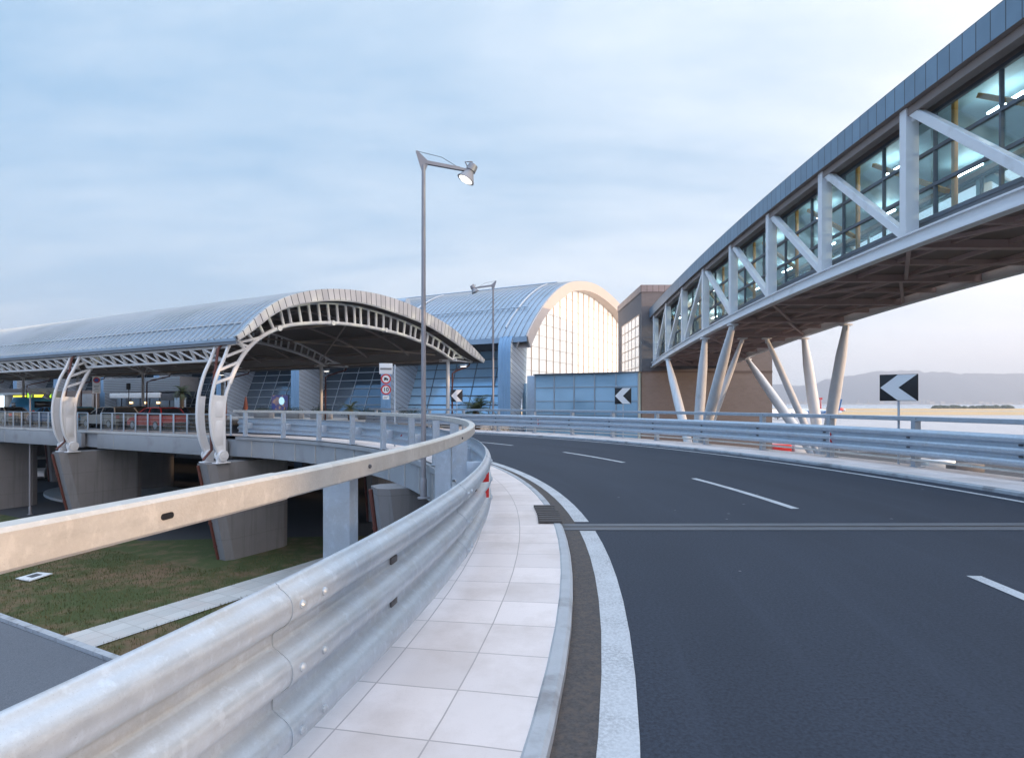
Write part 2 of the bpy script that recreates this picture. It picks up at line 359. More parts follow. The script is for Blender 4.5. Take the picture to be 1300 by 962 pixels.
dotn = N(nt, 'ShaderNodeVectorMath'); dotn.operation = 'DOT_PRODUCT'; nt.links.new(tc.outputs['Generated'], dotn.inputs[0]); dotn.inputs[1].default_value = sdir
glow = math_(nt, 'POWER', ramp01(nt, dotn.outputs['Value'], -.1, 1), 2)
SKYB = (1.08, 1.82, 2.65); CLD = (2.95, 3.25, 3.55)
back = ramp01(nt, sep.outputs[1], .25, -.35)
thin = mixc(nt, .90, sky.outputs[0], mixc(nt, back, SKYB, (1.0, 2.5, 4.8)))
veil = math_(nt, 'MULTIPLY', veil, math_(nt, 'MULTIPLY_ADD', back, -.55, 1))
ccol = mixc(nt, glow, CLD, (9.6, 8.0, 6.9))
fin = mixc(nt, veil, thin, ccol)
hor = math_(nt, 'MULTIPLY', math_(nt, 'POWER', math_(nt, 'SUBTRACT', 1, math_(nt, 'MINIMUM', zc, 1)), 9), ramp01(nt, sep.outputs[0], -.45, .5))
fin = mixc(nt, math_(nt, 'MULTIPLY', hor, .8), fin, (5.2, 5.3, 5.6))
zen = ramp01(nt, sep.outputs[2], .60, .92)
fin = mixc(nt, zen, fin, (4.2, 5.4, 6.9))
fin = mixc(nt, math_(nt, 'MULTIPLY', glow, .85), fin, (9.6, 8.0, 6.9))
nt.links.new(fin, bg.inputs[0])
L = bpy.data.lights.new('sun', 'SUN'); L.energy = 5.0; L.angle = radians(.9); L.color = (1, .66, .38)
so = bpy.data.objects.new('sun', L); COL.objects.link(so); so.rotation_euler = (-sdir).to_track_quat('-Z', 'Y').to_euler(); so.location = (40, -20, 30)
cam = bpy.data.cameras.new('camera'); co = bpy.data.objects.new('camera', cam); COL.objects.link(co); SC.camera = co
co.location = (0, 0, H); co.rotation_euler = (radians(90), 0, 0); cam.sensor_width = 36; cam.lens = 750/1300*36; cam.shift_y = 31/1300; cam.clip_end = 30000; cam.clip_start = .05
SC.view_settings.view_transform = 'Standard'; SC.view_settings.look = 'None'; SC.view_settings.exposure = 1.17; SC.view_settings.gamma = 1
SC.cycles.max_bounces = 6; SC.cycles.transparent_max_bounces = 12; SC.cycles.volume_bounces = 0; SC.cycles.caustics_reflective = False; SC.cycles.caustics_refractive = False
SC.cycles.sample_clamp_indirect = 4

def flat(name, pts, z, mt, uv=True):
    m = MB(); m.add([V((p[0], p[1], z)) for p in pts], [tuple(range(len(pts)))], [(p[0], p[1]) for p in pts]); return struct(m.build(name, mt, smooth=0))
def abp(a, b): p = AB(a, b); return (p.x, p.y)

# ------------------------------------------------------------------ far ground
R6 = 6600
flat('ground', [(-R6, -R6), (R6, -R6), (R6, R6), (-R6, R6)], GZ-.12, mat('bare_earth', (.30, .26, .21), .95, 0, .2, .05, .3, 2))
flat('sea', [(-R6, 900), (R6, 900), (R6, R6), (-R6, R6)], GZ-.06, M['sea'])
flat('airfield_grass', [(-1500, 392), (2600, 392), (3000, 930), (-1500, 880)], GZ-.03, M['dry'])
flat('taxiway', [(-900, 560), (2600, 548), (2600, 590), (-900, 600)], GZ, M['apron'])
flat('apron', [(-60, 105), (900, 105), (1100, 391), (-400, 391)], GZ-.03, M['apron'])
flat('parking_ground', [(13, -60), (260, -60), (260, 104.9), (13, 104.9)], GZ-.03, M['asphalt_car'])
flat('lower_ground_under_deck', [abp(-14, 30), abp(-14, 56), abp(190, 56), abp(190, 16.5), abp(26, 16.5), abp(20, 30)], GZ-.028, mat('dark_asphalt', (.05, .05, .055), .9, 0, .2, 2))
def hills():
    prof = [(-2500, 0), (700, 40), (1500, 60), (2200, 120), (2560, 185), (2750, 205), (2950, 190), (3080, 205), (3250, 262), (3420, 282), (3700, 330), (4050, 345), (4350, 325), (4700, 312), (5200, 318), (5700, 300), (6500, 260)]
    m = MB(); rows = []; n = 160
    def pz(x):
        for i in range(len(prof)-1):
            if prof[i][0] <= x <= prof[i+1][0]:
                t = (x-prof[i][0])/(prof[i+1][0]-prof[i][0]); t = t*t*(3-2*t); return prof[i][1]*(1-t)+prof[i+1][1]*t
        return 0
    rnd = [random.uniform(-1, 1) for _ in range(400)]
    def wob(x): i = int(x/70+80); f = (x/70+80)-i; return rnd[i % 400]*(1-f)+rnd[(i+1) % 400]*f
    vs = []; fs = []
    dep = [(5200, 0), (5450, .35), (5750, .72), (6050, 1), (6400, .6)]
    for i in range(n+1):
        x = -2000+8400*i/n
        for j, (y, k) in enumerate(dep):
            h = pz(x)*k*(1+.035*wob(x*(1+.3*j)+500*j)+(.1*wob(x*2.3+900*j) if 0 < j < 3 else .012*wob(3.1*x)))
            vs.append((x, y+40*wob(x+300*j), GZ-1+h))
    k = len(dep)
    for i in range(n):
        for j in range(k-1): fs.append((i*k+j, i*k+j+1, (i+1)*k+j+1, (i+1)*k+j))
    m.add(vs, fs); struct(m.build('hills', M['hill']))
hills()
sh = MB()
for i in range(170):
    x = random.uniform(1400, 5600); w = random.uniform(10, 45); h = random.choice([5, 6, 8, 10, 12, 18, 26]) if random.random() < .85 else 40
    sh.box((x, 5000+random.uniform(-60, 150), GZ+h/2), (w if h < 30 else 5, 18, h))
sh.box((3400, 5020, GZ+3), (4600, 20, 8))
tag(sh.build('shoreline_town', mat('far_buildings', (.40, .36, .34), .9), smooth=0), kind='stuff')
for i, (x0, x1, y) in enumerate([(655, 770, 915), (830, 1010, 925), (985, 1200, 890)]):
    b = MB()
    for k in range(60):
        x = random.uniform(x0, x1); r = random.uniform(3, 7); b.lathe((x, y+random.uniform(-5, 5), GZ-.5), [(r*.8, 0), (r, r*.3), (r*.75, r*.6), (r*.2, r*.85)], 7)
    tag(b.build('shrub_belt', M['bush']), ['low dark shrub belt by the lagoon, nearest to the chevron sign', 'dark shrub belt by the lagoon at mid right', 'dark shrub belt by the lagoon at the right picture edge'][i], 'bushes', 'dark shrub belts along the lagoon', 'stuff')

# haze
hz = MB(); hz.box((0, 0, 250), (13600, 13600, 516))
mh, nth, ph = nodes('haze_air'); nth.nodes.remove(ph); outh = [n for n in nth.nodes if n.type == 'OUTPUT_MATERIAL'][0]
pv = N(nth, 'ShaderNodeVolumePrincipled'); pv.inputs['Color'].default_value = (.80, .88, 1, 1); pv.inputs['Density'].default_value = .00024; pv.inputs['Anisotropy'].default_value = .2
nth.links.new(pv.outputs[0], outh.inputs['Volume'])
ho = hz.build('haze', mh, smooth=0); ho['kind'] = 'stuff'

# ------------------------------------------------------------------ lower ground: road, lawn, path
struct_grass = flat('lawn', [abp(-26, 9.8), abp(75, 9.8), abp(75, 19.2), abp(34, 19.2), abp(30, 22), abp(24, 26), abp(14, 30), abp(-26, 30)], GZ-.02, M['grass_ground'])
flat('lower_road', [abp(-30, -2), abp(110, -2), abp(110, 9.75), abp(-30, 9.75)], GZ-.01, M['asphalt_low'])
k = MB(); k.box(AB(40, 9.87, GZ+.03), (140, .22, .16), (V((DX, DY, 0)), V((NX, NY, 0)), V((0, 0, 1)))); struct(k.build('lower_road_kerb', M['kerb']))
def ab_sheet(name, a0, a1, b0, b1, z, mt, n=1):
    m = MB(); m.quad(AB(a0, b0, z), AB(a1, b0, z), AB(a1, b1, z), AB(a0, b1, z), [(b0, a0), (b0, a1), (b1, a1), (b1, a0)]); return struct(m.build(name, mt, smooth=0))
ab_sheet('footpath', 20.35, 22.2, 10, 24, GZ+.012, tiles('path_slabs', .9, .62, 0, (.55, .54, .52), (.33, .31, .29), .02))
ab_sheet('underpass_road', 60, 120, 18, 34, GZ+.0, M['asphalt_low'])
def grass_blades():
    m = MB()
    for i in range(52000):
        a = random.uniform(3, 44); b = random.uniform(10.0, 21)
        if 20.42 < a < 22.12 or (a > 25.2 and b > 17.2): continue
        dry = .5+.5*sin(a*.9+1.3)*cos(b*1.1)
        if random.random() < .35*dry: continue
        p = AB(a, b, GZ-.02); h = random.uniform(.04, .14); t = random.uniform(0, 2*pi); w = .012
        l = V((cos(t), sin(t), 0)); e = V((-sin(t), cos(t), 0))*random.uniform(-.05, .05)
        m.add([p-l*w, p+l*w, p+e+V((0, 0, h))], [(0, 1, 2)])
    tag(m.build('grass', M['blade'], smooth=0, fix=False), 'short green grass on the lawn beside the lower road', 'grass', kind='stuff')
grass_blades()
m = MB()
m.add([V((-21.6, 25.7, GZ+.06)), V((-20.7, 25.35, GZ+.05)), V((-20.45, 26.3, GZ+.10)), V((-21.35, 26.6, GZ+.07))], [(0, 1, 2, 3)]); m.prism([V((-21.6, 25.7, GZ+.05)), V((-20.7, 25.35, GZ+.04)), V((-20.45, 26.3, GZ+.09)), V((-21.35, 26.6, GZ+.06))], V((0, 0, 0)), V((0, 0, -.03)))
t = tag(m.build('fallen_panel', M['sign_white'], smooth=0), 'white flat panel with a dark centre lying on the lawn', 'panel')
MB().box((-21.02, 26.0, GZ+.085), (.42, .42, .012), (V((.93, -.36, .0)), V((.3, .93, .05)), V((0, 0, 1)))).build('panel_centre', M['steel_dark'], t)

# ------------------------------------------------------------------ ramp viaduct
ST = 120
QS = ramp(-85, TH, ST)
def sw(name, prof, mt, qs=QS, closed=False, parent=None, smooth=32): return MB().sweep(qs, prof, closed, closed).build(name, mt, parent, smooth=smooth, fix=closed)
RZ = -.07
o = sw('road', [(26.38, RZ), (28.5, RZ), (31, RZ), (33, RZ), (35.22, RZ)], M['asphalt']); struct(o)
struct(sw('gutter', [(26.38, RZ+.004), (26.61, RZ+.004)], M['gutter']))
struct(sw('inner_edge_line', [(26.61, RZ+.007), (26.82, RZ+.007)], M['line'], ramp(-85, -.1, 0))); struct(sw('inner_edge_line', [(26.61, RZ+.007), (26.82, RZ+.007)], M['line'], ramp(1.2, TH, ST)))
struct(sw('outer_edge_line', [(34.62, RZ+.006), (34.76, RZ+.006)], M['line'], ramp(-85, TH, 2)))
for k in range(-4, 5):
    t0 = 3.1+14.5*k
    struct(sw('lane_dash', [(30.30, RZ+.006), (30.44, RZ+.006)], M['line'], ramp(t0, min(t0+7.4, TH), 0)))
struct(sw('inner_pavement', [(24.92, 0), (25.6, 0), (26.27, 0)], M['tiles']))
struct(sw('inner_kerb', [(26.27, -.14), (26.27, .002), (26.285, .012), (26.36, .010), (26.385, -.01), (26.39, -.14)], M['kerb']))
struct(sw('outer_pavement', [(35.36, 0), (37.42, 0)], M['tiles'], ramp(-85, TH, 2)))
struct(sw('outer_kerb', [(35.22, -.14), (35.225, -.01), (35.25, .012), (35.35, .012), (35.36, -.14)], M['kerb'], ramp(-85, TH, 2)))
via = thing('road_viaduct', 'curved grey concrete road viaduct on wall piers carrying the ramp', 'viaduct', (CX, CY, GZ))
sw('deck', [(24.75, -.02), (24.75, -.17), (24.82, -.19), (24.82, -1.02), (25.6, -1.12), (35.5, -1.25), (37.3, -1.05), (37.3, -.3), (37.5, -.28), (37.5, -.02), (36, -.16), (26, -.16)], M['concrete'], ramp(-85, TH, 0), True, via, 25)
# fascia joints
for k in range(30):
    t = radians(-60+4.1*k); c = V((CX+24.80*cos(t), CY+24.80*sin(t), -.6))
    e = V((cos(t), sin(t), 0)); MB().box(c, (.05, .025, .8), (e, V((-e.y, e.x, 0)), V((0, 0, 1)))).build('fascia_joint', M['concrete_pale'], via)
def pier(parent, origin, rad, tan, n0, n1, w0, w1, depth, zt, name='pier'):
    # wall pier: nose leans outward at the top
    m = MB(); z0 = GZ-.1
    vs = []
    for z, n, w in ((z0, n1, w1), (zt, n0, w0)):
        for bb, ww in ((n, w*.62), (n+.35, w), (depth-.35, w), (depth, w*.7)):
            vs.append(origin+rad*bb+tan*(ww/2)+V((0, 0, z)))
        for bb, ww in ((depth, w*.7), (depth-.35, w), (n+.35, w), (n, w*.62)):
            vs.append(origin+rad*bb-tan*(ww/2)+V((0, 0, z)))
    n = 8
    m.add(vs, [tuple(range(n-1, -1, -1)), tuple(range(n, 2*n))]+[(i, (i+1) % n, n+(i+1) % n, n+i) for i in range(n)])
    p = m.build(name, M['pier'], parent, smooth=20)
    d = MB(); a = origin+rad*(n0-.05)+tan*(w0*.2)+V((0, 0, zt-.1)); b = origin+rad*(n1-.06)+tan*(w1*.2)+V((0, 0, GZ))
    d.tube([a, b], .07, 8)
    for f in (.25, .6, .85): q = a.lerp(b, f); d.tube([q, q+(b-a).normalized()*.08], .095, 8)
    d.build('drain_pipe', M['redpipe'], p)
    return p
for t in (-37, -5, 27):
    e = V((cos(radians(t)), sin(radians(t)), 0)); tn = V((-e.y, e.x, 0)); O_ = V((CX, CY, 0))
    pier(via, O_, e, tn, 23.9, 24.5, 1.3, 1.0, 28.2, -1.02); pier(via, O_, e, tn, 33.6, 34, 1.3, 1.0, 37.2, -1.2)
# expansion joint across the road + grate in the kerb
m = MB()
def polar(t, r, z): t = radians(t); return V((CX+r*cos(t), CY+r*sin(t), z))
for (t0, t1, z) in ((-.02, .34, .012), (.50, .86, .012)):
    a, b, c, d = polar(t0, 26.3, RZ+z), polar(t1, 26.3, RZ+z), polar(t1*.92, 35.2, RZ+z), polar(t0*.92, 35.2, RZ+z)
    m.prism([a, b, c, d], V((0, 0, 0)), V((0, 0, -.02)))
ej = tag(m.build('expansion_joint', mat('joint_metal', (.105, .115, .135), .6, .1, .2, 5), smooth=0), 'straight metal expansion joint crossing the asphalt of the ramp', 'joint', kind='structure')
MB().add([polar(.32, 26.3, RZ+.009), polar(.52, 26.3, RZ+.009), polar(.48, 35.2, RZ+.009), polar(.30, 35.2, RZ+.009)], [(0, 1, 2, 3)]).build('joint_seal', M['black'], ej, smooth=0)
g = thing('drain_gully', 'dark rough drain gully cut into the kerb beside the expansion joint', 'drain', polar(1.9, 26.2, 0))
MB().add([polar(.2, 26.06, .016), polar(.2, 26.42, .016), polar(3.1, 26.42, .016), polar(3.3, 26.14, .016)], [(0, 1, 2, 3)]).build('gully_bed', M['gutter'], g, smooth=0)
for i in range(9):
    t = .35+.33*i; a = polar(t, 26.08, .022); b = polar(t-.05+.04*random.random(), 26.38+.03*random.random(), .020)
    MB().bar(a, b, .075+.02*random.random(), .03).build('grate_bar', mat('rusty_grate', (.085, .08, .082), .85, 0, .3, 30) if i == 0 else bpy.data.materials['rusty_grate'], g)

# ------------------------------------------------------------------ guard rails
def wave(side, z0, z1):
    q = [(0, .022), (.012, .04)]
    for k in range(3):
        for i in range(13):                     # broad rounded crest
            t = i/12; u = .022+.232*t+k*.36; q.append((u, .102-.062*abs(2*t-1)**2.6))
        if k < 2:
            q += [(.27+k*.36, .022), (.282+k*.36, .010), (.30+k*.36, .007), (.336+k*.36, .007), (.354+k*.36, .010), (.366+k*.36, .022)]
    q += [(.988, .036), (1, .022)]
    return [(side*o, z0+(z1-z0)*u) for u, o in q]
def guard(name, label, r_tube, r_post, r_beam, side, t0, t1, straight, posts, splice, low, bz):
    g = thing(name, label, 'guard rail', (CX, CY, 0))
    qs = ramp(t0, t1, straight, .8)
    f = wave(side, *bz); bz0, bH = bz[0], bz[1]-bz[0]; CR = [bz0+bH*(.14+.36*i) for i in range(3)]; VL = [bz0+bH*(.321+.36*i) for i in range(2)]; prof = [(r_beam+a, z) for a, z in f]+[(r_beam+a-side*.005, z) for a, z in reversed(f)]
    MB().sweep(qs, prof, True, True).build('beam', M['galv'], g, smooth=48)
    w = .05; tp = [(-w, 1.20), (-w+.012, 1.19), (w-.012, 1.19), (w, 1.20), (w, 1.298), (w-.012, 1.31), (-w+.012, 1.31), (-w, 1.298)]
    MB().sweep(qs, [(r_tube+a, z) for a, z in tp], True, True).build('top_rail', M['galv_old'] if side > 0 else M['galv'], g, smooth=24)
    if low:
        MB().sweep(qs, [(r_beam-side*.02+.03*cos(k*pi/4), .2+.03*sin(k*pi/4)) for k in range(8)], True, True).build('lower_rail', M['galv_old'], g)
    U = V((0, 0, 1))
    for q in posts:
        c = PQ(q, r_post, 0); e = (PQ(q, r_post+1, 0)-c).normalized(); tn = V((-e.y, e.x, 0))
        # C-section post: web + two flanges, base plate
        m = MB(); m.box(c+V((0, 0, .6)), (.17, .014, 1.19), (e, tn, U)); 
        for s in (-1, 1): m.box(c+e*(s*.085)+tn*.055+V((0, 0, .6)), (.012, .125, 1.19), (e, tn, U))
        m.box(c+V((0, 0, .012)), (.26, .24, .024), (e, tn, U), .004)
        p = m.build('post', M['galv'], g, smooth=20)
        d = (r_beam-r_post); mid = c+e*(d*.5+side*.03)+V((0, 0, bz0+bH*.5))
        s_ = MB(); s_.box(mid, (abs(d)-.1, .10, .30), (e, tn, U), .01); s_.build('spacer', M['galv'], p)
        for zz in VL:
            s2 = MB()
            cc = c+e*(d+side*.012)+V((0, 0, zz)); 
            s2.box(cc, (.018, .10, .042), (e, tn, U), .004)
            s2.build('slot_plate', M['steel_dark'], p)
        # rail bracket bolt on the top rail
        b = MB(); side2 = side; b.lathe(PQ(q, r_tube+side*.05, 1.25), [(.014, 0), (.012, .012), (.004, .016)], 8, (tn, U, e*side)); b.build('rail_bolt', M['steel_dark'], p)
    rest = MB()
    for q in splice:
        lf = [(r_beam+a+side*.005, z) for a, z in f]+[(r_beam+a-side*.001, z) for a, z in reversed(f)]
        MB().sweep([('arc', q[1]-.42+.14*i) for i in range(7)], lf, True, True).build('splice_lap', M['galv'], g, smooth=48)
        c = PQ(q, r_beam, 0); e = (PQ(q, r_beam+1, 0)-c).normalized(); tn = V((-e.y, e.x, 0)); near = side > 0 and -30 < q[1] < 12
        for zz in CR:
            for u in (-.12, .06):
                m = MB() if near else rest
                m.lathe(c+e*(side*.105)+tn*u+V((0, 0, zz)), [(.020, 0), (.019, .008), (.012, .016), (.003, .019)], 9, (tn, U, e*side))
                if near: m.build('bolt', M['galv'], g)
    tag(rest.build('far_bolts', M['galv'], g), kind='stuff')
    return g
inn_posts = [('arc', -9.7+7*k) for k in range(-8, 11)]; inn_posts = [q for q in inn_posts if q[1] < TH]
inner = guard('inner_guard_rail', 'near galvanised guard rail curving from the foreground along the inner pavement', 25.10, 24.93, 25.30, 1, -70, TH, .6, inn_posts, [('arc', -12.2+7*k) for k in range(-8, 11)], False, (.16, .90))
out_posts = [('arc', 11.5+4.52*k) for k in range(-20, 12)]; out_posts = [q for q in out_posts if q[1] < TH]+[('str', 1.5)]
outer = guard('outer_guard_rail', 'long blue-grey guard rail along the outer edge of the curving road', 37.0, 37.0, 36.72, -1, -78, TH, 2.2, out_posts, [('arc', 9.2+9.04*k) for k in range(-9, 6)], True, (.30, .99))
def reflector(par, t, r, side, zs=(.535, .725)):
    for zz in zs:
        c = polar(t, r, zz); e = V((cos(radians(t)), sin(radians(t)), 0)); tn = V((-e.y, e.x, 0)); U = V((0, 0, 1))
        m = MB(); o_ = e*side; m.prism([c-U*.06, c+o_*.105-U*.05, c+o_*.105+U*.075], tn*.004, tn*-.004)
        rf = m.build('reflector', M['red'], par, smooth=0)
        MB().box(c+o_*.11+U*.012, (.012, .012, .14), (e, tn, U)).build('reflector_edge', M['sign_white'], rf)
reflector(inner, -1.85, 25.33, 1, (.56, .75)); reflector(inner, 31, 25.33, 1)
for t in (15.5, 42.2, 58.5): reflector(outer, t, 36.70, -1)
# sleeve joint and slot on the near top rail
q0, q1 = -15.9, -11.9
w = .053; tp = [(-w, 1.198), (-w+.012, 1.187), (w-.012, 1.187), (w, 1.198), (w, 1.300), (w-.012, 1.313), (-w+.012, 1.313), (-w, 1.300)]
MB().sweep(ramp(-70, -11.8, 0, .8), [(25.10+a, z) for a, z in tp], True, True).build('rail_sleeve', M['galv_old'], inner, smooth=24)
c = polar(-13.5, 25.1545, 1.245); e = V((cos(radians(-13.5)), sin(radians(-13.5)), 0)); tn = V((-e.y, e.x, 0)); m = MB()
pts = []
for k in range(16):
    a = 2*pi*k/16; pts.append(c+tn*(.012*cos(a)+(.016 if cos(a) > 0 else -.016))+V((0, 0, .012*sin(a))))
m.prism(pts, e*.0015, e*-.004); m.build('slot_hole', M['black'], inner, smooth=0)

# ------------------------------------------------------------------ upper deck of the terminal forecourt
fore = thing('forecourt_deck', 'grey concrete forecourt deck in front of the terminal on tapered piers', 'deck', AB(27, 25, GZ))
E = (V((DX, DY, 0)), V((NX, NY, 0)), V((0, 0, 1)))
m = MB(); m.box(AB(86, 36, -.62), (119.2, 32.3, .85), E); m.build('slab', M['concrete'], fore)
m = MB(); m.box(AB(87, 19.83, -.09), (117, .30, .16), E, .02); m.build('edge_coping', M['concrete_pale'], fore)
NB = 8; SP = 13.6; A0 = 26.3
for k in range(NB):
    a0 = A0+.9+k*SP; a1 = A0-.9+(k+1)*SP
    m = MB(); m.box(AB((a0+a1)/2, 19.62, -.62), (a1-a0, .24, .88), E, .02); f_ = m.build('fascia_panel', M['concrete'], fore)
    for u in (.15, .85): MB().box(AB(a0+(a1-a0)*u, 19.49, -.62), (.03, .015, .8), E).build('panel_joint', M['concrete_pale'], f_)
for k in range(NB):
    pier(fore, AB(A0+k*SP, 0), E[1], E[0], 17.7, 18.75, 1.15, 1.0, 22.4, -1.22)
    pier(fore, AB(A0+k*SP, 0), E[1], E[0], 29, 29.4, 1.15, 1.0, 33, -1.06); pier(fore, AB(A0+k*SP, 0), E[1], E[0], 38, 38.3, 1.15, 1.0, 41, -1.06)
struct(MB().quad(AB(26.6, 30.15, .004), AB(150, 30.15, .004), AB(150, 51.9, .004), AB(26.6, 51.9, .004), [(26, 30), (150, 30), (150, 52), (26, 52)]).build('plaza', M['plaza'], smooth=0))
isl = MB()
for (a, b, ra, rb) in ((52, 28, 9, 4.2), (84, 19, 8, 3)):
    pts = [AB(a+ra*cos(2*pi*k/40), b+rb*sin(2*pi*k/40), GZ-.05) for k in range(40)]; isl = MB(); isl.prism(pts, V((0, 0, 0)), V((0, 0, .22)))
    struct(isl.build('traffic_island', M['concrete_pale']))

# balustrade between the columns
for k in range(NB-1):
    a0 = A0+.75+k*SP; a1 = A0-.75+(k+1)*SP; n = 10
    b = thing('balustrade', ['steel post balustrade in front of the red car, between the two white columns', 'steel balustrade on the deck edge left of the second white column', 'far steel balustrade at the left picture edge'][min(k, 2)], 'railing', AB((a0+a1)/2, 19.8, 0), 'balustrades on the deck edge')
    for i in range(n+1):
        a = a0+(a1-a0)*i/n; m = MB(); m.box(AB(a, 19.8, .53), (.11, .05, 1.06), E, .008); m.build('post', M['galv'], b)
    m = MB(); m.tube([AB(a0, 19.8, 1.07), AB(a1, 19.8, 1.07)], .03, 8); m.build('handrail', M['galv'], b)
    for j in range(4): m = MB(); m.tube([AB(a0, 19.83, .18+.22*j), AB(a1, 19.83, .18+.22*j)], .006, 5); m.build('wire', M['galv'], b)
    MB().box(AB((a0+a1)/2, 19.86, .55), (a1-a0, .01, .92), E).build('glass_panel', M['glass_rail'], b)

# ------------------------------------------------------------------ canopy
def cat(pts, n=6):
    out = []
    P = [V(p) for p in pts]
    for i in range(len(P)-1):
        p0, p1, p2, p3 = P[max(i-1, 0)], P[i], P[i+1], P[min(i+2, len(P)-1)]
        for k in range(n):
            t = k/n; out.append(.5*((2*p1)+(p2-p0)*t+(2*p0-5*p1+4*p2-p3)*t*t+(3*p1-p0-3*p2+p3)*t**3))
    out.append(P[-1]); return [(p.x, p.y) for p in out]
ROOF = cat([(18.55, 4.78), (18.9, 5.05), (19.9, 6.06), (21.2, 6.98), (22.8, 7.62), (24.5, 8.05), (26.6, 8.33), (29.2, 8.42), (32.4, 8.16), (36.5, 7.32), (39.2, 6.3), (41.5, 5.17)], 5)
UPPER = cat([(18.75, 4.75), (19.7, 5.38), (20.8, 6.2), (22.2, 6.85), (24.6, 7.46), (27.4, 7.68), (30.6, 7.5), (33.8, 7.05), (37, 6.2), (39.6, 5.25)], 5)
LOWER = cat([(18.8, 2.6), (19.1, 3.3), (19.6, 4.12), (20.3, 4.83), (21.25, 5.43), (22.5, 5.9), (24.7, 6.28), (26.75, 6.45), (29.2, 6.48), (31.8, 6.36), (34.4, 6.0), (36.3, 5.6), (38.1, 5.0)], 5)
OUTERC = cat([(18.22, -.75), (17.92, 0), (17.8, 1.0), (17.87, 2.0), (18.15, 3.04), (18.5, 3.8), (18.85, 4.7)], 5)
INNERC = cat([(18.52, -.75), (18.5, .3), (18.5, 1.1), (18.58, 1.95), (18.8, 2.6)], 5)
can = thing('arched_canopy', 'long barrel vaulted metal canopy on curved white lattice columns over the forecourt road', 'canopy', AB(A0, 19, 0))
AE0, AE1 = 25.0, 140.0
def seamed_roof(name, prof, a0, a1, pitch, rib, mt, parent, thick=.14):
    m = MB(); n = len(prof)
    for e, (dz) in ((0, 0), (1, -thick)):
        vs = [AB(a, b, z+dz) for a in (a0, a1) for b, z in prof]; m.add(vs, [(k, k+1, n+k+1, n+k) for k in range(n-1)])
    for k in (0, n-1):
        b, z = prof[k]; m.quad(AB(a0, b, z), AB(a1, b, z), AB(a1, b, z-thick), AB(a0, b, z-thick))
    a = a0+.1
    while a < a1:
        vs = []
        for i, (b, z) in enumerate(prof):
            b0, z0 = prof[max(i-1, 0)]; b1, z1 = prof[min(i+1, n-1)]; L = sqrt((b1-b0)**2+(z1-z0)**2); nb, nz = -(z1-z0)/L, (b1-b0)/L
            vs += [AB(a-.035, b, z), AB(a-.02, b+nb*rib, z+nz*rib), AB(a+.02, b+nb*rib, z+nz*rib), AB(a+.035, b, z)]
        m.add(vs, [(i*4+j, i*4+j+1, (i+1)*4+j+1, (i+1)*4+j) for i in range(n-1) for j in range(3)])
        a += pitch
    return m.build(name, mt, parent, smooth=40, fix=False)
seamed_roof('roof', ROOF, AE0, AE1, .5, .085, M['roof'], can)
# underside lining
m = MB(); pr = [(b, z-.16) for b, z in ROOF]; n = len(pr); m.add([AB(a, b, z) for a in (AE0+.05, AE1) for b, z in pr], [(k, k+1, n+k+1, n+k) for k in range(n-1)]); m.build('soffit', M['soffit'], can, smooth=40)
# end fascia: band between roof outer and the lower line
def fascia_band(name, up, lo, a, t, mt, parent):
    m = MB(); n = len(up); s = 0; uv = []
    vs = []
    for i in range(n):
        if i: s += sqrt((up[i][0]-up[i-1][0])**2+(up[i][1]-up[i-1][1])**2)
        vs += [AB(a, *up[i]), AB(a, *lo[i]), AB(a+t, *up[i]), AB(a+t, *lo[i])]; uv += [(s, 0), (s, 1), (s, 0), (s, 1)]
    fs = []
    for i in range(n-1):
        A, B = i*4, i*4+4; fs += [(A, A+1, B+1, B), (A+1, A+3, B+3, B+1), (A+2, B+2, B+3, A+3), (A, B, B+2, A+2)]
    fs += [(0, 2, 3, 1), ((n-1)*4, (n-1)*4+1, (n-1)*4+3, (n-1)*4+2)]
    m.add(vs, fs, uv); return m.build(name, mt, parent, smooth=40, fix=False)
def resample(p, n):
    L = [0]
    for i in range(1, len(p)): L.append(L[-1]+sqrt((p[i][0]-p[i-1][0])**2+(p[i][1]-p[i-1][1])**2))
    out = []; j = 0
    for k in range(n):
        s = L[-1]*k/(n-1)
        while j < len(L)-2 and L[j+1] < s: j += 1
        t = (s-L[j])/max(1e-9, L[j+1]-L[j]); out.append((p[j][0]*(1-t)+p[j+1][0]*t, p[j][1]*(1-t)+p[j+1][1]*t))
    return out
FT = resample([(b, z+.07) for b, z in ROOF], 60)
FL = resample(cat([(18.62, 4.66), (19.6, 5.35), (20.8, 6.27), (22.15, 6.90), (24.6, 7.52), (27.4, 7.76), (30.6, 7.56), (33.8, 7.16), (37, 6.34), (39.6, 5.5), (41.42, 5.02)], 5), 60)
fascia_band('end_fascia', FT, FL, AE0-.06, .10, M['fascia_panel'], can)
m = MB(); m.tube([AB(AE0+.02, b, z) for b, z in FL], .07, 6); m.build('end_trim', M['white'], can)
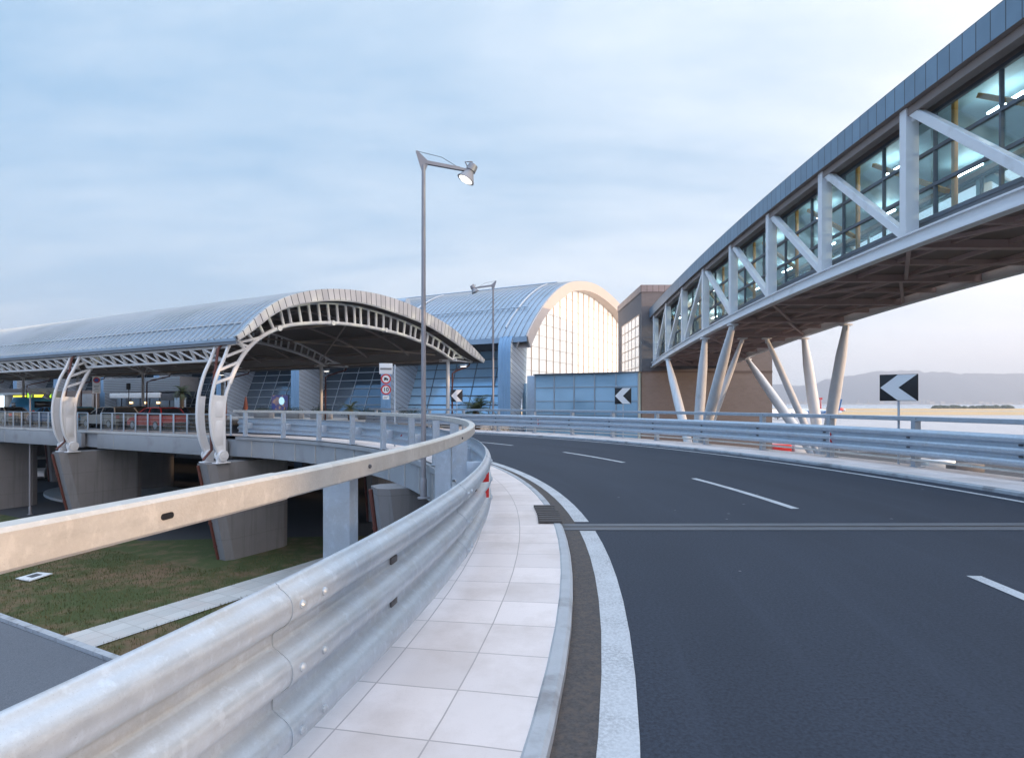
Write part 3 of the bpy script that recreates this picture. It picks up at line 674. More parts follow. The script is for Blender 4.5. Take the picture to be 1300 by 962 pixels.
# eave bands and longitudinal truss
m = MB(); m.box(AB((AE0+AE1)/2, 18.62, 4.62), (AE1-AE0, .10, .26), E); m.box(AB((AE0+AE1)/2, 41.42, 5.06), (AE1-AE0, .10, .22), E); m.build('gutter', mat('eave_gutter', (.17, .19, .22), .5, .3), can)
m = MB(); m.tube([AB(26, 29.0, 8.62), AB(AE1, 29.0, 8.62)], .04, 6); m.build('ridge_rail', M['galv'], can)
m = MB(); m.tube([AB(25.6, 19.42, 5.66), AB(AE1, 19.42, 5.66)], .04, 6); 
for i in range(100): a = 26.2+1.1*i; m.box(AB(a, 19.47, 5.60), (.10, .10, .14), E)
m.build('snow_guard', mat('snow_guard_metal', (.6, .61, .62), .4, .3), can)
for k in range(NB):
    al = A0+k*SP
    arch = None
    for j, a in enumerate((al-.5, al+.5)):
        if j == 0:
            fr = MB(); up = [AB(a, b, z-.05) for b, z in UPPER]; lo = [AB(a, b, z) for b, z in LOWER]
            fr.tube(lo, .11, 10); fr.tube(up, .08, 8)
            arch = fr.build('arch_truss', M['white'], can, smooth=50)
            UP = resample(UPPER, 121); LO = resample(LOWER, 121); nweb = 31
            for i in range(3, nweb+1):
                t = i/nweb; lo_ = LO[int(t*120)]
                i0 = max(1, min(119, int(t*120))); tx = LO[i0+1][0]-LO[i0-1][0]; tz = LO[i0+1][1]-LO[i0-1][1]; ln = sqrt(tx*tx+tz*tz); nb, nz = -tz/ln, tx/ln
                best = min(UP, key=lambda u: abs((u[0]-lo_[0])*tx/ln+(u[1]-lo_[1])*tz/ln)+(0 if u[1] > lo_[1] else 9))
                if best[1]-lo_[1] < .1: continue
                MB().tube([AB(a, *lo_), AB(a, best[0], best[1]-.05)], .085, 8).build('web_strut', M['white'], arch)
            for b_, z_ in (LOWER[22], LOWER[32], LOWER[42]): MB().lathe(AB(a-.16, b_, z_), [(.02, 0), (.15, 0), (.15, .32), (.02, .32)], 14, (E[1], E[2], E[0])).build('node_plate', M['white'], arch)
        oc = [AB(a, b, z) for b, z in OUTERC]; ic = [AB(a, b, z) for b, z in INNERC]
        no = resample([p for p in OUTERC if p[1] < 2.05], 14); ni = resample([p for p in INNERC if p[1] < 2.05], 14)
        if j: ni = [(o_[0]+min(.34, i_[0]-o_[0]), o_[1]) for o_, i_ in zip(no, ni)]
        leg = MB()
        for i in range(13):
            q = [AB(a, *no[i]), AB(a, *no[i+1]), AB(a, *ni[i+1]), AB(a, *ni[i])]; leg.prism(q, E[0]*.06, E[0]*-.06)
        lg = leg.build('column_leg', M['white'], can, smooth=40)
        MB().tube(oc, .085, 8).build('chord', M['white'], lg, smooth=50)
        if j == 0:
            MB().tube(ic, .085, 8).build('chord', M['white'], lg, smooth=50)
            for (o1, i1) in (((17.87, 2.0), (18.58, 1.95)), ((18.02, 2.6), (18.95, 2.95)), ((18.25, 3.25), (19.35, 3.72)), ((18.55, 3.9), (19.95, 4.5)), ((18.78, 4.5), (20.7, 5.08)), ((18.85, 4.68), (19.95, 4.5))):
                MB().bar(AB(a, *o1), AB(a, *i1), .13, .12).build('rung', M['white'], lg)
            for (z0, z1) in ((1.0, 1.75), (-.35, .8)):
                pn = MB(); fx = AB(a-.062, 18.22, (z0+z1)/2); pn.box(fx, (.02, .38, z1-z0), E, .008); pn.build('stiffener', M['white'], lg)
        bs = MB(); bs.lathe(AB(a-.2, 18.37, -.86), [(.02, 0), (.25, .0), (.27, .03), (.27, .12), (.2, .14), (.2, .26), (.27, .28), (.27, .37), (.25, .40), (.02, .40)], 20, (E[1], E[2], E[0]))
        bs.lathe(AB(a-.22, 18.37, -.86), [(.02, 0), (.13, 0), (.13, .44), (.02, .44)], 14, (E[1], E[2], E[0]))
        bs.box(AB(a, 18.37, -1.02), (.14, .5, .34), E, .02); bs.box(AB(a, 18.37, -1.20), (.45, .7, .05), E, .01)
        bs.build('pin_bearing', M['white'], lg)
        hp = MB(); hp.tube([AB(a, 38.1, 5.0), AB(a, 38.6, 5.25), AB(a, 39.6, 5.25)], .07, 6); hp.bar(AB(a, 38.1, 5.0), AB(a, 40.9, 5.0), .1, .1); hp.bar(AB(a, 38.2, 5.6), AB(a, 41.0, 5.06), .07, .07); hp.build('tip_bracket', M['white'], arch) if j == 0 else None
    fc = MB(); fc.tube([AB(al, 38.2, 0), AB(al, 38.2, 5.0)], .14, 14); fc.lathe(AB(al, 38.2, 0), [(.3, 0), (.3, .04), (.16, .06), (.16, .3)], 14); fc.bar(AB(al-.8, 38.2, 5.0), AB(al+.8, 38.2, 5.0), .14, .2); fcl = fc.build('rear_column', M['white'], can)
    dp = MB(); dp.tube([AB(al-.1, 41.2, 5.0), AB(al-.1, 41.1, 4.75), AB(al-.2, 39.0, 4.2), AB(al-.22, 38.5, 4.0), AB(al-.22, 38.45, .05)], .07, 8); dp.build('downpipe', M['redpipe'], fcl)
    dp = MB(); dp.tube([AB(al, 18.75, 4.55), AB(al, 18.55, 4.3), AB(al, 18.12, 1.5), AB(al, 18.2, -.6), AB(al, 17.75, -1.05)], .065, 8)
    for z in (2.6, 3.1, 3.6): dp.lathe(AB(al, 18.12+.13*(z-1.5)*1.2-.02*(z-1.5), z), [(.085, 0), (.085, .06)], 8)
    dp.build('downpipe', M['redpipe'], can)
# longitudinal lattice (front and rear), per bay
for k in range(NB-1):
    a0 = A0+k*SP+.5; a1 = A0+(k+1)*SP-.5
    m = MB(); m.tube([AB(a0-1, 18.8, 4.42), AB(a1+1, 18.8, 4.42)], .075, 8); m.tube([AB(a0, 19.15, 3.82), AB(a1, 19.15, 3.82)], .075, 8)
    n = 12
    for i in range(n):
        x0 = a0+(a1-a0)*i/n; x1 = a0+(a1-a0)*(i+1)/n; m.bar(AB(x1, 19.15, 3.84), AB(x1, 18.8, 4.40), .10, .09); m.bar(AB(x0, 19.15, 3.84), AB(x1, 18.8, 4.40), .10, .09)
    m.build('lattice_girder', M['white'], can)
    m = MB(); m.tube([AB(a0, 38.2, 5.0), AB(a1, 38.2, 5.0)], .09, 8); m.build('rear_girder', M['under'], can)
    # purlins and bracing under the roof
for b, z in ROOF[5:-3:5]:
    m = MB(); m.box(AB((AE0+AE1)/2+.4, b, z-.36), (AE1-AE0-1.2, .10, .20), E); m.build('purlin', M['under'], can)
for k in range(3*NB-4):
    a = A0+(k+1)*SP/3+.1; m = MB(); pts = [AB(a, b, z-.62) for b, z in ROOF[6:-5:2]]
    if k % 3 != 2: m.tube(pts, .09, 6); m.build('rafter', M['under'], can)
for k in range(NB-1):
    m = MB(); al = A0+k*SP
    for (b0, z0, b1, z1) in ((20.5, 5.3, 28, 6.7), (28, 6.7, 37.5, 5.4)):
        m.tube([AB(al+.7, b0, z0), AB(al+SP-.7, b1, z1)], .06, 6); m.tube([AB(al+SP-.7, b0, z0), AB(al+.7, b1, z1)], .06, 6)
    m.build('wind_brace', M['under'], can)
    if k < 3:
        m = MB(); a = A0+k*SP-.3; m.tube([AB(a-.15, 38.2, 4.2), AB(a-2.4, 36.2, 4.45)], .035, 6); lb = m.build('floodlight_arm', M['steel_dark'], can)
        m = MB(); m.box(AB(a-2.5, 36.1, 4.40), (.5, .28, .14), E, .04); hd = m.build('floodlight', M['galv'], lb); MB().box(AB(a-2.5, 36.1, 4.32), (.4, .2, .02), E).build('lens', M['lamp_on'], hd)
# small roof unit on canopy ridge
m = MB(); m.lathe(AB(25.8, 32.6, 8.66), [(.02, 0), (.27, 0), (.27, 4.5), (.02, 4.5)], 14, (E[1], E[2], E[0])); m.box(AB(28, 32.6, 8.25), (3.6, .3, .4), E)
m.build('roof_vent', M['galv'], can)

# ------------------------------------------------------------------ terminal
ter = thing('terminal_building', 'large airport terminal with blue barrel vaulted roof and sunlit white glazed end', 'building', AB(26.6, 52, GZ))
VO = cat([(49.0, 7.9), (49.6, 8.6), (51.2, 10.1), (53.7, 12.0), (56.4, 13.55), (59.3, 14.7), (62.5, 15.42), (66, 15.85), (69.5, 15.85), (74, 15.35), (78, 14.5), (82, 13.0), (86, 10.8), (89.5, 7.9)], 5)
VI = cat([(49.75, 6.9), (50.3, 7.6), (52.5, 9.85), (54.9, 11.45), (57, 12.55), (59.5, 13.72), (62.5, 14.42), (65.8, 14.78), (69.3, 14.72), (73.7, 14.2), (77.7, 13.35), (81.6, 11.9), (85.3, 9.9), (88.4, 7.3)], 5)
VA, VG, VE = 24.9, 26.1, 175.0
seamed_roof('vault_roof', VO, VA, VE, .62, .10, M['roof'], ter, .5)
fascia_band('vault_fascia', resample([(b, z+.03) for b, z in VO], 80), resample(VI, 80), VA-.07, .16, M['vault_fascia'], ter)
m = MB(); n = len(VI); m.add([AB(a, b, z) for a in (VA+.05, VG+.2) for b, z in VI], [(k, k+1, n+k+1, n+k) for k in range(n-1)]); m.build('soffit', M['vault_fascia'], ter, smooth=40)
m = MB(); m.tube([AB(VA+1.5, 52.3, 11.25), AB(VE, 52.3, 11.25)], .06, 6); m.tube([AB(VA+2.2, 61.0, 15.3), AB(VE, 61.0, 15.3)], .07, 6); m.build('roof_rail', M['galv'], ter)
for aa in (27.6, 41.5, 55.5):
    m = MB(); m.tube([AB(aa, b, z+.12) for b, z in VO[6:26]], .09, 6); m.build('roof_ladder', M['galv'], ter)
m = MB(); m.box(AB(28.5, 69.5, 16.2), (1.6, 1.2, .9), E, .05); m.build('roof_unit', M['steel_dark'], ter)
# glazed end
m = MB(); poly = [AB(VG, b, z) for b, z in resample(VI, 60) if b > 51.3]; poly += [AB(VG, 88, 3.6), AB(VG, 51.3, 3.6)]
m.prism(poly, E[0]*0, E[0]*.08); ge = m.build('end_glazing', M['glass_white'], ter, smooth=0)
RI = resample(VI, 200)
def vz(b): return min(RI, key=lambda p: abs(p[0]-b))[1]
b = 52.3
while b < 86:
    m = MB(); m.box(AB(VG-.06, b, (3.7+vz(b))/2), (.10, .05, vz(b)-3.7), E); m.build('mullion', M['mull_warm'], ge); b += 1.75
z = 4.9
while z < 14.4:
    bs = [p[0] for p in RI if p[1] > z and p[0] > 51.3]; m = MB(); m.box(AB(VG-.04, (bs[0]+bs[-1])/2, z), (.06, bs[-1]-bs[0], .04), E); m.build('transom', mat('transom_pale', (.68, .62, .56), .5) if z < 5 else bpy.data.materials['transom_pale'], ge); z += 1.22
m = MB(); m.box(AB(VG+.3, 69.9, -1.2), (.4, 37, 9.6), E); m.build('end_wall', M['glass_blue'], ter)
# front wall bays and fins
NF = 11; F0 = 27.1
def wb(z): return 51.0+.42*max(0, z-.0)*.95
for k in range(NF):
    a0 = F0+k*SP-(.7 if k == 0 else 0); a1 = a0+1.35
    zt = 7.9
    fin = MB(); bf = 48.6
    P_ = [(bf+.5, GZ), (bf+.12, -1), (bf, 1.2), (bf, 5), (bf+.05, 7), (bf+.45, 8.0)]
    Q_ = [(51.9, GZ), (51.3, -1), (50.7, 1.2), (51.5, 3.3), (52.7, 5.6), (54.2, 8.3)]
    if k: Q_ = [(q[0]+1.6, q[1]) for q in Q_]
    P_, Q_ = cat(P_, 3), cat(Q_, 3); n = len(P_)
    for a in (a0, a1):
        fin.add([AB(a, *p) for p in P_]+[AB(a, *q) for q in Q_], [(i, i+1, n+i+1, n+i) for i in range(n-1)], [p for p in P_]+[q for q in Q_])
    fo = fin.build('fin', M['fin_side'], ter, smooth=0, fix=False)
    m = MB(); m.add([AB(a, p[0]-.004, p[1]) for a in (a0, a1) for p in P_], [(i, i+1, n+i+1, n+i) for i in range(n-1)]); 
    for u in (.25, .5, .75): m.tube([AB(a0+1.2*u, p[0]-.02, p[1]) for p in P_], .02, 4)
    m.build('fin_face', M['fin_front'], fo, smooth=40)
    # window wall of the bay to the left of this fin
    if k < NF-1:
        b0 = a1; b1 = F0+(k+1)*SP; zb = 0.55
        zs = [zb, 1.5, 2.45, 3.4, 4.35, 5.3, 6.25, 7.2]
        g = MB(); g.quad(AB(b0, wb(zb), zb), AB(b1, wb(zb), zb), AB(b1, wb(7.2), 7.2), AB(b0, wb(7.2), 7.2)); gl = g.build('window_wall', M['glass_blue'] if k == 0 else M['glass_dark'], ter, smooth=0)
        fr = MB()
        for z in zs: fr.box(AB((b0+b1)/2, wb(z)-.05, z), (b1-b0, .10, .085), E)
        fr.build('transom', M['mull_dark'] if k == 0 else M['mull'], gl)
        fr = MB()
        for i in range(1, 5): a = b0+(b1-b0)*i/5; fr.bar(AB(a, wb(zb)-.03, zb), AB(a, wb(7.2)-.03, 7.2), .07, .07)
        fr.build('mullion', M['mull_dark'] if k == 0 else M['mull'], gl)
        m = MB(); m.quad(AB(b0, wb(7.2), 7.2), AB(b1, wb(7.2), 7.2), AB(b1, 53.6, 8.3), AB(b0, 53.6, 8.3)); m.quad(AB(b0, 49.1, 8.05), AB(b1, 49.1, 8.05), AB(b1, 53.6, 8.3), AB(b0, 53.6, 8.3)); m.build('clerestory_band', mat('clerestory', (.08, .10, .13), .4) if k == 0 else bpy.data.materials['clerestory'], ter, smooth=0)
        m = MB(); m.box(AB((b0+b1)/2, wb(0)+.02, (zb+GZ)/2), (b1-b0, .2, zb-GZ), E); m.build('plinth', M['concrete'], ter)
# blue glass annex in front of the end wall
ann = thing('glass_annex', 'flat roofed blue glass box in front of the white glazed vault end', 'building', AB(19, 49, GZ))
m = MB(); m.box(AB(19.2, 51.7, -.87), (9.8, 5.3, 10.26), E); m.build('glass_wall', M['glass_blue'], ann, smooth=0)
m = MB(); m.box(AB(19.2, 51.6, 4.30), (9.95, 5.5, .10), E, .02); m.build('roof', M['mull_dark'], ann)
fr = MB()
for i in range(6): fr.box(AB(14.35+9.7*i/5, 49.02, -.87), (.09, .08, 10.2), E)
fr.build('mullion', M['mull'], ann); fr = MB()
for z in (-4.6, -3.2, -1.8, -.6, .62, 1.85, 3.1): fr.box(AB(19.2, 49.03, z), (9.75, .06, .06), E)
fr.box(AB(19.2, 49.0, .95), (9.75, .06, .05), E); fr.build('transom', M['mull'], ann)
m = MB(); m.box(AB(24.6, 49.6, -.87), (.8, .7, 10.2), E, .05); m.build('corner_pilaster', mat('pale_blue_metal', (.45, .52, .60), .4, .3), ann)
# masonry tower block
tw = thing('masonry_block', 'brown masonry block at the end of the footbridge with gridded side windows', 'building', (11.05, 50.4, GZ))
TX0, TX1, TY0, TY1, TZ = 11.05, 22.2, 50.4, 61.5, 11.2
def uvbox(x0, x1, y0, y1, z0, z1):
    m = MB()
    for (p, q) in (((x0, y0), (x1, y0)), ((x1, y0), (x1, y1)), ((x1, y1), (x0, y1)), ((x0, y1), (x0, y0))):
        L = abs(p[0]-q[0])+abs(p[1]-q[1]); m.quad(V((*p, z0)), V((*q, z0)), V((*q, z1)), V((*p, z1)), [(0, z0), (L, z0), (L, z1), (0, z1)])
    m.quad(V((x0, y0, z1)), V((x1, y0, z1)), V((x1, y1, z1)), V((x0, y1, z1)), [(0, 0), (1, 0), (1, 1), (0, 1)]); return m
uvbox(TX0, TX1, TY0, TY1, GZ, TZ).build('wall', M['brick'], tw, smooth=0)
uvbox(TX0-.06, TX1+.06, TY0-.06, TY1+.06, TZ-.05, TZ+.55).build('coping', M['coping'], tw, smooth=0)
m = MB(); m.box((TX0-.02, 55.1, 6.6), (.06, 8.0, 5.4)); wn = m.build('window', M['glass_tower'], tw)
fr = MB()
for i in range(6): fr.box((TX0-.05, 51.1+1.6*i, 6.6), (.06, .08, 5.5))
for i in range(7): fr.box((TX0-.055, 55.1, 3.9+.9*i), (.06, 8.1, .07))
fr.build('frame', M['mull_warm'], wn)
m = MB(); m.box(((TX0+TX1)/2, TY0-.03, 4.35), (TX1-TX0, .05, .16)); m.build('string_course', M['coping'], tw, smooth=0)

# ------------------------------------------------------------------ footbridge
fb = thing('footbridge', 'white steel truss footbridge with glazed sides raised over the road at right', 'footbridge', (15, 36, GZ))
XL, XR = 11.8, 18.3
PY = [49.5, 45.6, 41.3, 36.8, 32.2, 27.5, 22.8, 18.0, 13.3, 8.6, 3.9, -.8, -5.5]
def zb(y): return 6.3-.0017*(y-19.5)**2
DH = 4.2
def ych(n0, n1, k=40): return [n0+(n1-n0)*i/k for i in range(k+1)]
YS = ych(50.2, -8, 60)
def runbar(xc, w, z0, z1, mt, name, parent=fb, ys=YS):
    m = MB(); prof = [(xc-w/2, z0), (xc+w/2, z0), (xc+w/2, z1), (xc-w/2, z1)]
    return MB().sweep([('y', y) for y in ys], prof, True, True, lambda q, x, dz: V((x, q[1], zb(q[1])+dz))).build(name, mt, parent, smooth=25)
for sx, X in ((-1, XL), (1, XR)):
    inn = -sx
    runbar(X+inn*.15, .30, .38, .43, M['bridge_white'], 'bottom_chord'); runbar(X+inn*.17, .16, .06, .38, M['bridge_white'], 'chord_web'); runbar(X+inn*.15, .34, 0, .06, M['bridge_white'], 'chord_flange')
    runbar(X+inn*.2, .3, DH-.25, DH+.0, M['under'], 'top_chord')
    # roof edge cladding
    m = MB(); xx = X+sx*.13; vs = []; uv = []
    for i, y in enumerate(YS): vs += [V((xx, y, zb(y)+DH+.01)), V((xx, y, zb(y)+DH+.76)), V((xx+inn*.5, y, zb(y)+DH+.95))]; uv += [(y, 0), (y, .7), (y, 1.2)]
    m.add(vs, [(i*3+j, i*3+j+1, (i+1)*3+j+1, (i+1)*3+j) for i in range(len(YS)-1) for j in range(2)], uv); m.build('roof_fascia', M['bridge_fascia'], fb, smooth=30, fix=False)
    for (w_, d0, d1, nm, mt) in ((.92, .012, .07, 'eave_soffit', 'under'),): runbar(xx+inn*.47, w_, DH+d0, DH+d1, M[mt], nm)
    for i, y in enumerate(PY):
        m = MB(); z0 = zb(y)+.43; z1 = zb(y)+DH
        m.box((X+inn*.2, y-.15, (z0+z1)/2), (.40, .30, z1-z0), None, .012); m.build('truss_post', M['bridge_white'], fb, smooth=20)
        if i < len(PY)-1:
            y2 = PY[i+1]
            if i < 3: pa = V((X+inn*.2, PY[i+1]+.05, zb(PY[i+1])+DH-.12)); pb = V((X+inn*.2, y-.45, zb(y)+.5))
            else: pa = V((X+inn*.2, y-.35, zb(y)+DH-.12)); pb = V((X+inn*.2, y2+.05, zb(y2)+.5))
            m = MB(); m.bar(pa, pb, .26, .22); m.bar(pa, pb, .20, .26); dg = m.build('diagonal', M['bridge_white'], fb)
            m = MB(); m.box(pa+V((0, 0, -.1)), (.06, .55, .42), None, .01); m.build('gusset', M['bridge_white'], dg)
    # glazing
    XG = X+inn*.68
    for i in range(len(PY)-1):
        y0, y1 = PY[i], PY[i+1]; m = MB()
        ks = [y0+(y1-y0)*j/4 for j in range(5)]
        for j in range(4):
            m.quad(V((XG, ks[j], zb(ks[j])+.86)), V((XG, ks[j+1], zb(ks[j+1])+.86)), V((XG, ks[j+1], zb(ks[j+1])+3.93)), V((XG, ks[j], zb(ks[j])+3.93)))
        gp = m.build('glass_panel', M['glass_bridge'], fb, smooth=0, fix=False)
        fr = MB()
        for yy in (y0-.62, y0-.62-(y0-y1)*.5): fr.box((XG-inn*.02, yy, zb(yy)+2.4), (.10, .06, 3.1))
        for dz, hh in ((.86, .12), (1.80, .10), (2.85, .10), (3.93, .10)):
            fr.bar(V((XG-inn*.03, y0, zb(y0)+dz)), V((XG-inn*.03, y1, zb(y1)+dz)), .10, hh)
        fr.build('glazing_bar', M['mull_dark'], gp)
    runbar(XG, .12, .42, .84, mat('sill_panel', (.16, .17, .19), .5, .2), 'sill_panel'); runbar(XG, .12, 3.97, 4.22, M['under'], 'head_panel')
# orange bars added behind the left glazing, painted to stand for the sunlit truss
M['ochre'] = mat('painted_sunlit_orange', (.60, .27, .05), .5)
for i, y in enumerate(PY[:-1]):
    y2 = PY[i+1]; m = MB(); m.box((XL+1.05, y-.85, zb(y)+2.4), (.12, .12, 3.5), None, .01); m.build('painted_sunlit_post', M['ochre'], fb)
    m = MB(); m.bar(V((XL+1.25, y-1.5, zb(y)+DH-.25)), V((XL+1.25, y2-.3, zb(y2)+1.7)), .13, .13); m.build('painted_sunlit_brace', M['ochre'], fb)
# roof, floor, ceiling
runbar((XL+XR)/2, XR-XL-.9, .30, .50, mat('floor_soffit', (.30, .235, .225), .7), 'floor_deck'); runbar((XL+XR)/2, XR-XL-1.2, DH-.05, DH+.05, mat('bridge_ceiling', (.46, .66, .73), .5), 'ceiling')
m = MB(); rp = [(XL-.13, .77), (XL+.5, .95), (XL+2, 1.12), (15.05, 1.2), (XR-2, 1.12), (XR-.5, .95), (XR+.13, .77)]
m.sweep([('y', y) for y in YS], [(x, z+DH+.005) for x, z in rp], False, False, lambda q, x, dz: V((x, q[1], zb(q[1])+dz))); m.build('roof', M['bridge_fascia'], fb, smooth=40, fix=False)
# underside beams
for i, y in enumerate(PY):
    m = MB(); m.box(((XL+XR)/2, y-.15, zb(y)+.18), (XR-XL-.6, .03, .30)); m.box(((XL+XR)/2, y-.15, zb(y)+.03), (XR-XL-.6, .24, .03)); m.build('cross_beam', M['under_bridge'], fb)
    if i < len(PY)-1:
        y2 = PY[i+1]; m = MB(); ym = (y+y2)/2; m.box(((XL+XR)/2, ym, zb(ym)+.22), (XR-XL-.6, .16, .2)); m.build('floor_beam', M['under_bridge'], fb)
        m = MB(); 
        if i % 2: m.bar(V((XL+.3, y-.3, zb(y)+.12)), V((15, y2, zb(y2)+.12)), .12, .1); m.bar(V((XR-.3, y-.3, zb(y)+.12)), V((15, y2, zb(y2)+.12)), .12, .1)
        else: m.bar(V((15, y-.3, zb(y)+.12)), V((XL+.3, y2, zb(y2)+.12)), .12, .1); m.bar(V((15, y-.3, zb(y)+.12)), V((XR-.3, y2, zb(y2)+.12)), .12, .1)
        m.build('underside_brace', M['under_bridge'], fb)
        for xx in (13.7, 16.4):
            m = MB(); yy = y-1.6; m.box((xx, yy, zb(yy)+DH-.50), (.08, 1.2, .06), None, .01); m.build('ceiling_light', M['tube_on'], fb)
for X in (13.3, 15.05, 16.8): runbar(X, .12, .16, .30, M['under_bridge'], 'stringer')
# V legs
def leg(p, q, r, nm='leg'):
    p, q = V(p), V(q); L = (q-p).length; m = MB()
    pts = [p.lerp(q, t) for t in (0, .06, .3, .55, .8, .95, 1)]; m.tube(pts, [r*.75, r*.85, r*1.0, r*1.05, r*.92, r*.62, r*.55], 18)
    o = m.build(nm, M['bridge_white'], fb, smooth=50)
    m = MB(); m.box(q+V((0, 0, .02)), (.5, .4, .10), None, .02); m.box(q+V((0, 0, -.12)), (.06, .34, .3), None, .01); m.build('leg_head', M['bridge_white'], o)
for X, yn, zn in ((XL+.25, 38.9, -2.6), (XR+.1, 35.0, -2.0)):
    node = V((X, yn, zn)); Xt = XL+.17 if X < 15 else XR-.17
    for i in (1, 3, 4): y = PY[i]-.15; leg(node+V((0, (y-yn)*.02, 0)), (Xt, y, zb(y)-.15), .30)
    leg(node, (14.3 if X < 15 else 15.8, 36.65, zb(36.65)-.15), .20)
    m = MB(); m.lathe((X, yn, GZ), [(.9, 0), (.9, .5), (.75, .55), (.62, 2.0), (.5, -GZ+zn+.1), (.2, -GZ+zn+.25)], 20); m.build('leg_foot', M['bridge_white'], fb, smooth=50)

# ------------------------------------------------------------------ street lamps
def lamp(base, h, adir, L, label, grp='street lamps with one short arm', pr=.065):
    b = V(base); o = thing('street_lamp', label, 'street lamp', base, grp); a = V((adir[0], adir[1], 0)).normalized(); U = V((0, 0, 1))
    m = MB(); m.tube([b, b+U*h*.35, b+U*h], [pr*1.05, pr, pr*.8], 12); m.lathe(b, [(.17, 0), (.17, .03), (.09, .05), (.09, .5), (.07, .55)], 12); m.build('pole', M['lamp_metal'], o, smooth=50)
    tp = b+U*h; s = V((-a.y, a.x, 0))
    m = MB(); m.prism([tp+U*-.12-a*.06, tp+U*-.12+a*.06, tp+U*.10+a*.14, tp+U*.38-a*.17, tp+U*.36-a*.21], s*.03, s*-.03); m.build('bracket', M['lamp_metal'], o, smooth=0)
    e = tp+a*L+U*-.06; m = MB(); m.bar(tp+a*.05+U*.07, e, .09, .07); m.bar(tp+a*.05+U*.11, tp+a*L*.8+U*.0, .05, .05); m.build('arm', M['lamp_metal'], o)
    m = MB(); m.tube([tp+U*.37-a*.19, tp+U*.25+a*L*.4, tp+a*L*.75+U*.02], .008, 5); m.build('stay_cable', M['steel_dark'], o)
    ax = (U*.42+a*.22).normalized()*-1; x = s; y = ax.cross(x); c = e+a*.10+U*.10
    m = MB(); m.lathe(c, [(.06, -.08), (.13, -.06), (.14, .12), (.12, .14), (.12, .17), (.15, .22), (.24, .38), (.25, .40), (.23, .40)], 18, (x, y, ax)); hd = m.build('lamp_shade', M['lamp_metal'], o, smooth=40)
    m = MB(); m.lathe(c, [(.22, .385), (.15, .43), (.02, .45)], 16, (x, y, ax)); m.build('lens', M['lamp_on'] if L > 1.21 else M['lens_off'], hd, smooth=50)
    m = MB(); m.tube([e+U*.02-s*.03, e+U*.22-a*.1-s*.03, e+U*.24+a*.05-s*.03, c+U*.14], .018, 6); m.build('cable_loop', M['lamp_metal'], hd)
    return o
e = V((cos(radians(18.7)), sin(radians(18.7)), 0)); p = polar(18.7, 24.62, -.9)
lamp((p.x, p.y, -.9), 8.95, (e.x, e.y-.15), 1.22, 'tall street lamp rising behind the near guard rail, lamp head to the right')
t2 = 49.3; p = polar(t2, 37.62, 0); lamp((p.x, p.y, -1), 9.85, (-1, .1), 1.2, 'smaller street lamp in front of the blue vault roof, lamp head to the left')
lamp((-33.2, 40.7, GZ), 8.35, (.5, .85), 1.0, 'lower level street lamp at far left in front of the forecourt deck')

# ------------------------------------------------------------------ signs
def chevron(t, r, w, h, z0, label, yaw=None):
    p = polar(t, r, 0); o = thing('chevron_sign', label, 'road sign', p, 'black and white chevron signs on the outer side of the bend')
    f = V((-p.x, -p.y, 0)).normalized() if yaw is None else V((sin(yaw), -cos(yaw), 0)); x = V((-f.y, f.x, 0)); U = V((0, 0, 1))
    m = MB(); m.tube([p, p+U*(z0+h*.8)], .03, 10); m.build('post', M['galv'], o)
    c = p+f*.05+U*(z0+h/2); m = MB(); m.box(c, (w, .025, h), (x, f, U), .008); pl = m.build('plate', M['black'], o)
    m = MB(); m.box(c-f*.02, (w*.9, .02, .05), (x, f, U)); m.build('clamp', M['galv'], pl)
    def P(u, v): return c+x*(u*w/2)+U*(v*h/2)+f*.0165
    A = MB(); A.prism([P(-.97, 0), P(-.05, .97), P(.93, .97), P(-.02, 0), P(.93, -.97), P(-.05, -.97)], f*0, f*.002)
    A.build('chevron', M['sign_white'], pl, smooth=0)
chevron(12.58, 37.12, .88, .72, 1.72, 'nearest chevron sign in front of the hazy hills')
chevron(33.28, 37.12, .78, .78, 1.62, 'middle chevron sign in front of the blue glass annex')
chevron(53.32, 37.12, .74, .78, 1.75, 'farthest chevron sign beside the rear canopy column')
def disc(parent, c, f, r, ring):
    x = V((-f.y, f.x, 0)); U = V((0, 0, 1)); m = MB(); m.lathe(c, [(.01, -.01), (r, -.01), (r, .008), (.01, .008)], 24, (x, U, f)); d = m.build('disc', M['sign_red'], parent, smooth=30)
    m = MB(); m.lathe(c+f*.008, [(.005, 0), (ring, 0), (ring, .003), (.005, .003)], 24, (x, U, f)); m.build('disc_face', M['sign_white'], d, smooth=30); return d
p = polar(34.5, 25.75, 0); f = V((-p.x, -p.y, 0)).normalized(); x = V((-f.y, f.x, 0)); U = V((0, 0, 1))
sg = thing('restriction_sign', 'sign post with white board and two red ringed discs behind the inner rail', 'road sign', p)
def zv(v, y): return H+(512-v)*y/750
yy = p.y
MB().tube([p, p+U*zv(463, yy)], .03, 10).build('post', M['galv'], sg)
def at(u, v, off=.05): return V(((u-650)/750*yy, yy, zv(v, yy)))+f*off
bw = 16.5*yy/750; c = at(490, 468); bo = MB().box(c, (bw, .02, 13.4*yy/750), (x, f, U), .004).build('board', M['sign_white'], sg)
k = MB(); k.box(c+f*.012-U*.01, (bw*.86, .004, .075), (x, f, U)); k.build('lettering_band', mat('worn_lettering', (.22, .21, .21), .6, 0, .8, 60), bo)
d1 = disc(sg, at(490, 481), f, 6.4*yy/750/1.0, 4.6*yy/750); d2 = disc(sg, at(490, 494.6), f, 6.4*yy/750, 4.6*yy/750)
c = at(490, 481, .066); k = MB(); s_ = yy/750
